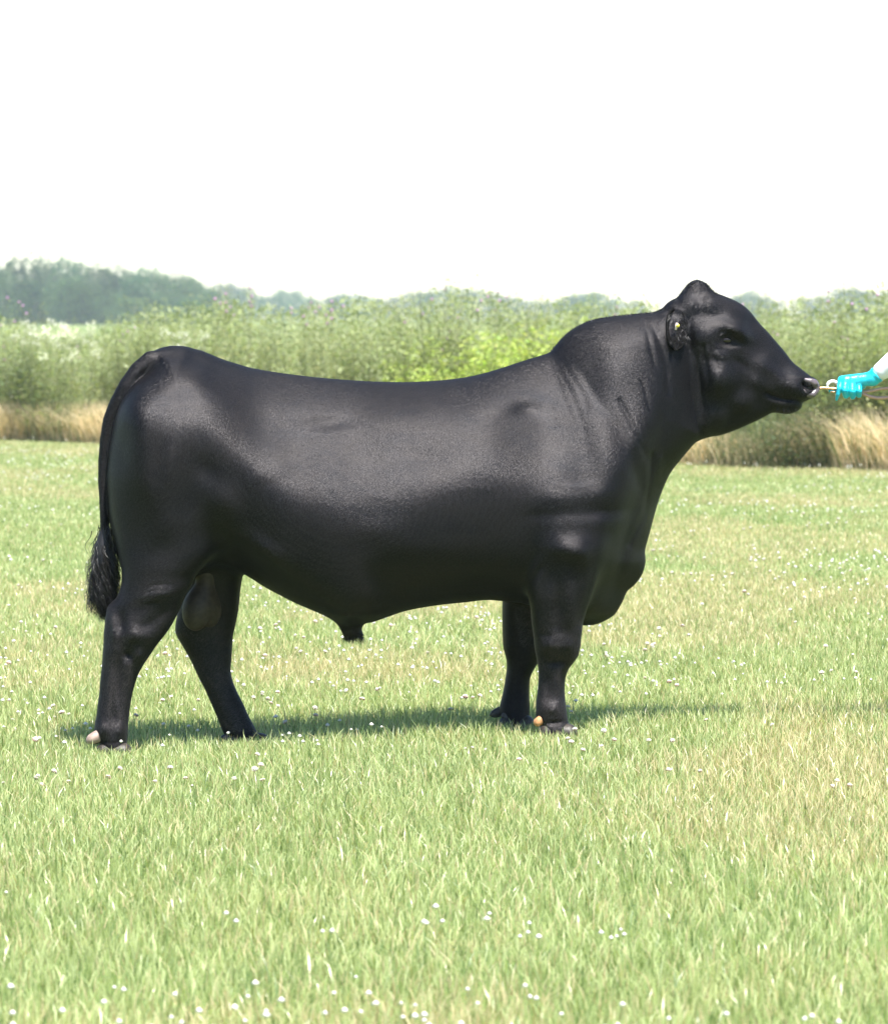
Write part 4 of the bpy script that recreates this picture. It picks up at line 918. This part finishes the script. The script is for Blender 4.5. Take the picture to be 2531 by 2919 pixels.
# ---------------------------------------------------------------- far trees
def build_trees():
    cm = leafmat('tree_leaf', .25, (1.1, 1.2, .6), .7, .1, (.55, 1.5)); bk = plain('bark', (.12, .09, .07), .9)
    protos = []
    for p in range(7):
        L = Leaves(); H = 1.0; lobes = []
        nl = 17
        for i in range(nl):
            t = .07+.87*i/(nl-1); r = (.13+.07*rng.random())*(1.15-.5*max(0, t-.6)); rad = (.34 if p % 2 else .28)*math.sin(math.pi*min(.93, t*.88+.10))**.8
            a = i*2.4+rng.normal(0, .4); k = rng.uniform(.35, 1)*rad; lobes.append((Vector((k*math.cos(a), k*math.sin(a), t)), r))
        V = []; Q = []; C = []
        n = 3000
        for i in range(n):
            c, r = lobes[int(rng.integers(nl))]; d = Vector(rng.normal(0, 1, 3)).normalized(); q = c+d*r*rng.uniform(.72, 1.06)
            nn = (d+Vector(rng.normal(0, .55, 3))).normalized(); s = nn.orthogonal().normalized(); t_ = nn.cross(s); sz = rng.uniform(.013, .028)
            ang = rng.uniform(0, 6.28); s, t_ = s*math.cos(ang)+t_*math.sin(ang), t_*math.cos(ang)-s*math.sin(ang)
            b = len(V); V += [tuple(q-s*sz), tuple(q+t_*sz*.6), tuple(q+s*sz), tuple(q-t_*sz*.6)]; Q.append((b, b+1, b+2, b+3)); C += [jit((.036, .084, .032) if p % 3 else (.052, .088, .036), .3)]*4
        crown = mesh_np('crown', V, quads=Q, mats=[cm], col=np.array(C))
        tv, tq, tt = tube_raw([(0, 0, -.02), (.005, 0, .2), (.01, .01, .45), (.0, .01, .75)], [.022, .017, .012, .004], 8); V = list(tv); Q = list(tq)
        for (c, r) in lobes[::2]:
            v2, q2, _ = tube_raw([(.005, .005, max(.2, c.z-.25)), tuple(c*.6+Vector((0, 0, (c.z-.12)*.4))), tuple(c)], [.008, .005, .002], 5, 1, False); b = len(V); V += v2; Q += [tuple(k+b for k in q) for q in q2]
        protos.append((crown, mesh_np('trunk', V, quads=Q, mats=[bk], smooth=True)))
    ORD = ['first', 'second', 'third', 'fourth', 'fifth', 'sixth', 'seventh', 'eighth', 'ninth', 'tenth', 'eleventh', 'twelfth', 'thirteenth', 'fourteenth', 'fifteenth', 'sixteenth', 'seventeenth', 'eighteenth', 'nineteenth', 'twentieth', 'twenty-first', 'twenty-second', 'twenty-third', 'twenty-fourth', 'twenty-fifth', 'twenty-sixth', 'twenty-seventh']
    def tree(px, top, D, wide, label, group, hue=None):
        x = (px-W0/2)/F*D; H = CAMZ+(HOR-top+12)/F*D; H = max(H, 4)
        cr, tr = protos[int(rng.integers(7))]
        o = bpy.data.objects.new('broadleaf_tree', None); COL.objects.link(o); o.location = (x, D+CAMY, 0); s = H/1.08
        w = wide/F*D/.72; o.scale = (w, w, s); o.rotation_euler = (0, 0, rng.uniform(0, 6.28)); o.empty_display_size = 1
        link('trunk', tr, o); link('crown', cr, o); tag(o, label, 'tree', group)
    A = 'wooded rise behind the weeds at the left'
    prof = [(-120,760),(-60,752),(0,756),(45,744),(105,735),(150,757),(195,738),(235,764),(285,760),(325,768),(352,790),(382,784),(428,772),(465,790),(500,786),(532,795),(568,812),(590,838)]
    for i, (px, top) in enumerate(prof):
        lab = {4: 'tallest rounded tree crown in the hazy grove at the left', 6: 'dark round tree crown just right of the tallest one in the left grove', 17: 'small end tree where the left grove drops to the right', 16: 'dark narrow tree near the right end of the left grove'}.get(i)
        tree(px, top, 880+rng.uniform(-20, 40), rng.uniform(120, 160), lab or 'hazy skyline tree of the left grove, %s from its left end' % ORD[i], 'skyline trees of the left grove')
    for i in range(20):
        px = -110+i*36+rng.normal(0, 10); b = np.interp(px, [-120, 240, 420, 600], [800, 815, 845, 872])
        tree(px, b+rng.uniform(-16, 20), 790+rng.uniform(0, 50), rng.uniform(125, 160), 'lower hazy tree in front row of the left grove, %s from left' % ORD[i], 'front row trees of the left grove')
    far = [(607,828),(643,811),(675,824),(703,829),(743,852),(780,852),(803,834),(843,837),(880,856),(939,858),(965,850),(989,846),(1034,851),(1075,860),(1130,856),(1179,841),(1208,842),(1235,834),(1279,828),(1320,832),(1360,834),(1402,841),(1447,855),(1490,864),(1540,868),(1590,866),(1625,854),(1653,845),(1680,846),(1705,841),(1750,862),(1810,866),
           (2080,870),(2105,852),(2134,838),(2170,852),(2210,866),(2290,858),(2340,850),(2391,832),(2436,828),(2469,836),(2520,842),(2570,850)]
    for i, (px, top) in enumerate(far):
        g = ('left', 'pale far tree just right of the left grove') if px < 900 else (('mid', 'pale skyline tree above the back of the bull') if px < 1900 else ('right', 'pale blue skyline tree above the muzzle of the bull'))
        tree(px, top, 1420+rng.uniform(-40, 120), rng.uniform(85, 115), g[1]+', %s of its row' % ORD[i-{'left': 0, 'mid': 9, 'right': 32}[g[0]]], 'pale skyline trees, '+g[0])

    # woods that run on to both sides
    V = []; Q = []; C = []
    for k in range(90):
        side = -1 if k % 2 else 1; px = (rng.uniform(-1900, -130) if side < 0 else rng.uniform(2600, 4400)); D = rng.uniform(800, 900) if side < 0 else 1430
        cx = (px-W0/2)/F*D; H = rng.uniform(9, 12.5) if side < 0 else rng.uniform(5, 8); R = rng.uniform(4, 6); n = 420
        d = rng.normal(0, 1, (n, 3)); d /= np.linalg.norm(d, axis=1)[:, None]; p = np.array([cx, D+CAMY, H*.5])+d*np.array([R, R, H*.5])*rng.uniform(.75, 1.02, (n, 1))
        s1 = rng.normal(0, 1, (n, 3)); s1 /= np.linalg.norm(s1, axis=1)[:, None]; s2 = np.cross(s1, d); sz = rng.uniform(.35, .7, (n, 1))
        b = len(V)*0+sum(len(v) for v in V); V.append(np.stack([p-s1*sz, p+s2*sz, p+s1*sz, p-s2*sz], 1).reshape(-1, 3)); Q.append(np.arange(4*n).reshape(-1, 4)+b); C.append(np.repeat(np.array([[.045, .082, .034]])*rng.uniform(.7, 1.3, (n, 1)), 4, 0))
    o = link('distant_woods', mesh_np('distant_woods', np.concatenate(V), quads=np.concatenate(Q), mats=[cm], col=np.concatenate(C))); tag(o, 'hazy woods running on along the horizon', 'woods', kind='stuff')

def build_haze():
    V = [(x, y, z) for x in (-405, 405) for y in (-32, 1756) for z in (-1.4, 17.5)]
    Q = [(0,1,3,2),(4,6,7,5),(0,4,5,1),(2,3,7,6),(0,2,6,4),(1,5,7,3)]
    m = bpy.data.materials.new('air'); m.use_nodes = True; nt = m.node_tree; nt.nodes.remove(nt.nodes['Principled BSDF'])
    v = nt.nodes.new('ShaderNodeVolumePrincipled'); v.inputs['Density'].default_value = HAZE; v.inputs['Color'].default_value = (.80, .91, 1, 1); v.inputs['Anisotropy'].default_value = 0.0
    nt.links.new(v.outputs[0], nt.nodes['Material Output'].inputs['Volume'])
    o = link('haze', mesh_np('haze', V, quads=Q, mats=[m])); o['kind'] = 'stuff'
    tag(o, 'pale summer haze over the fields and far trees', 'haze')
HAZE = 0.00020

# ---------------------------------------------------------------- the handler and the nose lead
def build_person():
    root = bpy.data.objects.new('person', None); COL.objects.link(root); bx, by = 2.10, 0.16; root.location = (bx, by, 0); root.empty_display_size = .3
    tag(root, 'person in white sleeve and turquoise rubber glove holding the nose lead at the right edge', 'person')
    off = np.array([bx, by, 0])
    skin = plain('skin', (.52, .27, .19), .5, 0, .06, 60, .4); shirt = plain('white_shirt', (.78, .78, .80), .85, 0, .03, 30, .2, .3)
    jeans = plain('blue_jeans', (.06, .10, .20), .85, 0, .15, 60, .2, .2); bootm = plain('brown_boot', (.10, .055, .03), .6); capm = plain('navy_cap', (.03, .05, .10), .8)
    gm, nt, b = newmat('turquoise_rubber'); v = objcoord(nt); n = noise(nt, 40, 4, v)
    c = ramp(nt, n.outputs[0], [(.3, (.0, .40, .55)), (.7, (.02, .56, .68))]); nt.links.new(c.outputs[0], b.inputs['Base Color'])
    b.inputs['Roughness'].default_value = .33; b.inputs['Specular IOR Level'].default_value = .6; b.inputs['Coat Weight'].default_value = .15; b.inputs['Coat Roughness'].default_value = .3
    n2 = noise(nt, 120, 4, v, .6); bump(nt, n2.outputs[0], .5, .0035, b.inputs['Normal'])
    def part(name, fn, bnd, h, mat, it=2, parent=root):
        f = Field(*bnd, h); fn(f); vv, q = f.mesh(); vv = relax(vv, q, it)
        return link(name, mesh_np(name, vv-off, quads=q, mats=[mat], smooth=True), parent)
    YH = .225
    W = np.array(P3(2486, 1078, YH-.008)); E = np.array((1.72, .17, 1.42)); S = np.array((1.965, .04, 1.465))
    def hand(f):
        # (knuckle, middle joint, end joint, tip) of each finger; pixels and depth offset
        fing = [([(2397,1084,-.006),(2391,1106,-.022),(2387,1124,-.020),(2383,1139,-.014)],[.0125,.0098,.0082,.0050]),
                ([(2408,1086,-.014),(2406,1112,-.030),(2410,1128,-.016),(2414,1116,.006)],[.0135,.0125,.0112,.010]),
                ([(2427,1088,-.014),(2427,1115,-.031),(2429,1130,-.016),(2430,1117,.006)],[.0135,.0125,.0112,.010]),
                ([(2446,1092,-.010),(2447,1114,-.026),(2447,1126,-.012),(2446,1115,.006)],[.0125,.0115,.0105,.009])]
        for pts, r in fing: f.capsules([P3(x, y, YH+d) for x, y, d in pts], r, .0035)
        for (x, y, d), r0 in (((2400,1083,-.004),.0145),((2413,1084,-.008),.016),((2429,1086,-.008),.016),((2446,1090,-.004),.0145)):
            f.capsules([P3(x, y, YH+d), tuple(W+np.array((0,0,-.002)))], [r0, .021], .010)
        f.capsules([P3(2455,1098,YH+.010), P3(2432,1106,YH+.028), P3(2392,1113,YH+.022), P3(2366,1114,YH+.010)], [.016,.0125,.0105,.0075], .005)
        f.capsules([tuple(W), tuple(W+(E-W)*.07)], [.025, .027], .010)
        # folds where the rubber bunches between the fingers and at the cuff
    part('glove', hand, (P(2350,1,YH)[0], 1.60, .14, .32, 1.15, 1.36), .0028, gm, 2)
    d = (E-W)/np.linalg.norm(E-W)
    link('glove_cuff', tube_mesh([tuple(W+d*t) for t in (.000, .010, .018, .022)], [.0262, .0282, .0298, .0302], 28, gm, off=(bx, by, 0)), root)
    def skn(f):
        f.capsules([tuple(W-d*.01), tuple(W+d*.09), tuple(W+d*.2)], [.0235, .028, .036], .01)
        f.capsules([(2.10, .20, 1.50), (2.085, .20, 1.60)], [.058, .055], .02)
        f.ellipsoid((2.065, .20, 1.70), (.098, .078, .118), .02); f.ellipsoid((2.03, .20, 1.645), (.062, .056, .060), .03)
        f.capsules([(1.975, .20, 1.705), (1.950, .20, 1.675)], [.010, .016], .012)
        for s in (-1, 1): f.ellipsoid((2.075, .20+s*.080, 1.685), (.022, .010, .034), .006)
        f.capsules([tuple(W+d*.2), tuple(E), tuple(S), (2.10, .20, 1.47)], [.032, .036, .045, .06], .01)
        f.capsules([(2.10, .20, 1.47), (2.13, .38, 1.41), (2.15, .44, 1.20), (2.13, .44, 1.08)], [.06, .05, .04, .036], .01)
        f.capsules([(2.13, .44, 1.08), (2.08, .455, .90), (2.07, .455, .85)], [.038, .026, .032], .01)
        for k in range(4): f.capsules([(2.045+.018*k, .455, .82), (2.035+.018*k, .455, .78), (2.038+.018*k, .448, .745)], [.0095, .009, .0075], .004)
        f.capsules([(2.05, .44, .855), (2.03, .425, .82), (2.03, .415, .79)], [.013, .011, .009], .006)
    fs = part('body', skn, (1.44, 2.28, -.03, .55, .70, 1.86), .0075, skin, 2)
    for s in (-1, 1): link('eye', tube_mesh([(1.982, .20+s*.032, 1.706), (1.972, .20+s*.032, 1.706)], [.011, .006], 10, capm, off=(bx, by, 0)), root)
    def sh(f):
        f.capsules([tuple(W+d*.040), tuple(W+d*.12), tuple(E), tuple((E+S)/2), tuple(S)], [.033, .040, .054, .066, .078], .03)
        f.capsules([(2.06, .05, 1.43), (2.12, .36, 1.43)], [.085, .085], .05)
        f.ellipsoid((2.10, .20, 1.28), (.125, .185, .22), .05); f.ellipsoid((2.10, .20, 1.04), (.120, .165, .16), .05)
        f.capsules([(2.12, .38, 1.42), (2.15, .44, 1.20), (2.12, .445, 1.03)], [.075, .062, .052], .03)
    part('shirt', sh, (1.44, 2.34, -.08, .56, .84, 1.56), .010, shirt, 3)
    def jn(f):
        f.ellipsoid((2.11, .20, .93), (.13, .17, .12), .05)
        f.capsules([(2.10, .11, .90), (2.09, .10, .50), (2.11, .10, .10)], [.098, .072, .056], .03)
        f.capsules([(2.12, .29, .90), (2.15, .30, .50), (2.18, .30, .10)], [.098, .072, .056], .03)
    part('jeans', jn, (1.92, 2.32, -.04, .46, .02, 1.08), .010, jeans, 2)
    for x, y in ((2.11, .10), (2.18, .30)):
        g = float(gz(x, y))
        part('boot', lambda f, x=x, y=y, g=g: (f.capsules([(x+.03, y, g+.05), (x-.10, y, g+.045), (x-.19, y, g+.035)], [.048, .044, .034], .02), f.capsules([(x, y, g+.05), (x, y, g+.16)], [.05, .055], .02)), (x-.26, x+.12, y-.08, y+.08, g-.01, g+.25), .008, bootm, 1)
    part('cap', lambda f: (f.ellipsoid((2.07, .20, 1.755), (.106, .088, .078), .01), f.capsules([(2.0, .17, 1.755), (1.90, .17, 1.742), (1.90, .23, 1.742), (2.0, .23, 1.755)], [.010, .006, .006, .010], .01)), (1.85, 2.22, .08, .32, 1.66, 1.86), .007, capm, 2)
    # hide the part of the cap that would sit inside the head by keeping it a shell just proud of the skull
    brz = plain('copper_bronze', (.62, .36, .20), .28, .85, .12, 90, .5); wring = plain('white_clasp', (.85, .84, .82), .35, 0, .03); leath = plain('pinkish_handle', (.50, .30, .23), .4, .3, .15, 60)
    lead = bpy.data.objects.new('nose_lead', None); COL.objects.link(lead); lp = np.array(P3(2360, 1107, YH)); lead.location = tuple(lp); lead.empty_display_size = .1
    tag(lead, 'copper coloured nose lead running from the nostril of the bull to the gloved hand', 'nose lead')
    def tb(name, pts, r, mat, n=12): return link(name, tube_mesh(pts, r if isinstance(r, list) else [r]*len(pts), n, mat, off=tuple(lp)), lead)
    tb('shaft', [P3(2318,1106,YH-.012), P3(2328,1106.5,YH-.012), P3(2345,1106,YH-.010), P3(2366,1107,YH-.008), P3(2392,1109,YH-.002), P3(2440,1110,YH)], [.0030, .0043, .0048, .0045, .0042, .004], brz)
    th = np.linspace(0.2, 2*math.pi-.2, 22); cx, cy = 2313, 1105
    tb('nose_clip', [P3(cx+9*math.cos(t), cy+2+9*math.sin(t)*.6, YH-.010+.028*math.sin(t)*-1) for t in th], .0032, brz, 8)
    tb('clasp', [P3(2372+15*math.cos(t), 1101-14*math.sin(t), YH-.004+.004*math.cos(t)) for t in np.linspace(.1, math.pi+.25, 16)], [.0045]*3+[.0062]*10+[.0045]*3, wring, 10)
    tb('hinge_pin', [P3(2366,1117,YH-.016), P3(2385,1118,YH-.012)], .0032, brz, 8)
    tb('handle', [P3(2440,1112,YH+.004), P3(2462,1124,YH), P3(2478,1131,YH), P3(2500,1135,YH), P3(2530,1134,YH), P3(2550,1126,YH), P3(2556,1117,YH)], .0062, leath)
    tb('handle', [P3(2444,1110,YH+.004), P3(2464,1117,YH), P3(2484,1114,YH), P3(2510,1108,YH), P3(2535,1107,YH), P3(2550,1111,YH), P3(2556,1117,YH)], .0056, leath)

# ---------------------------------------------------------------- build everything
def main():
    build_ground()
    gm = build_lawn()
    build_weeds(); build_trees()
    build_bull(); build_person()
    build_clover(gm)
    build_haze()
if __name__ == '__main__' and not globals().get('NO_MAIN'): main()
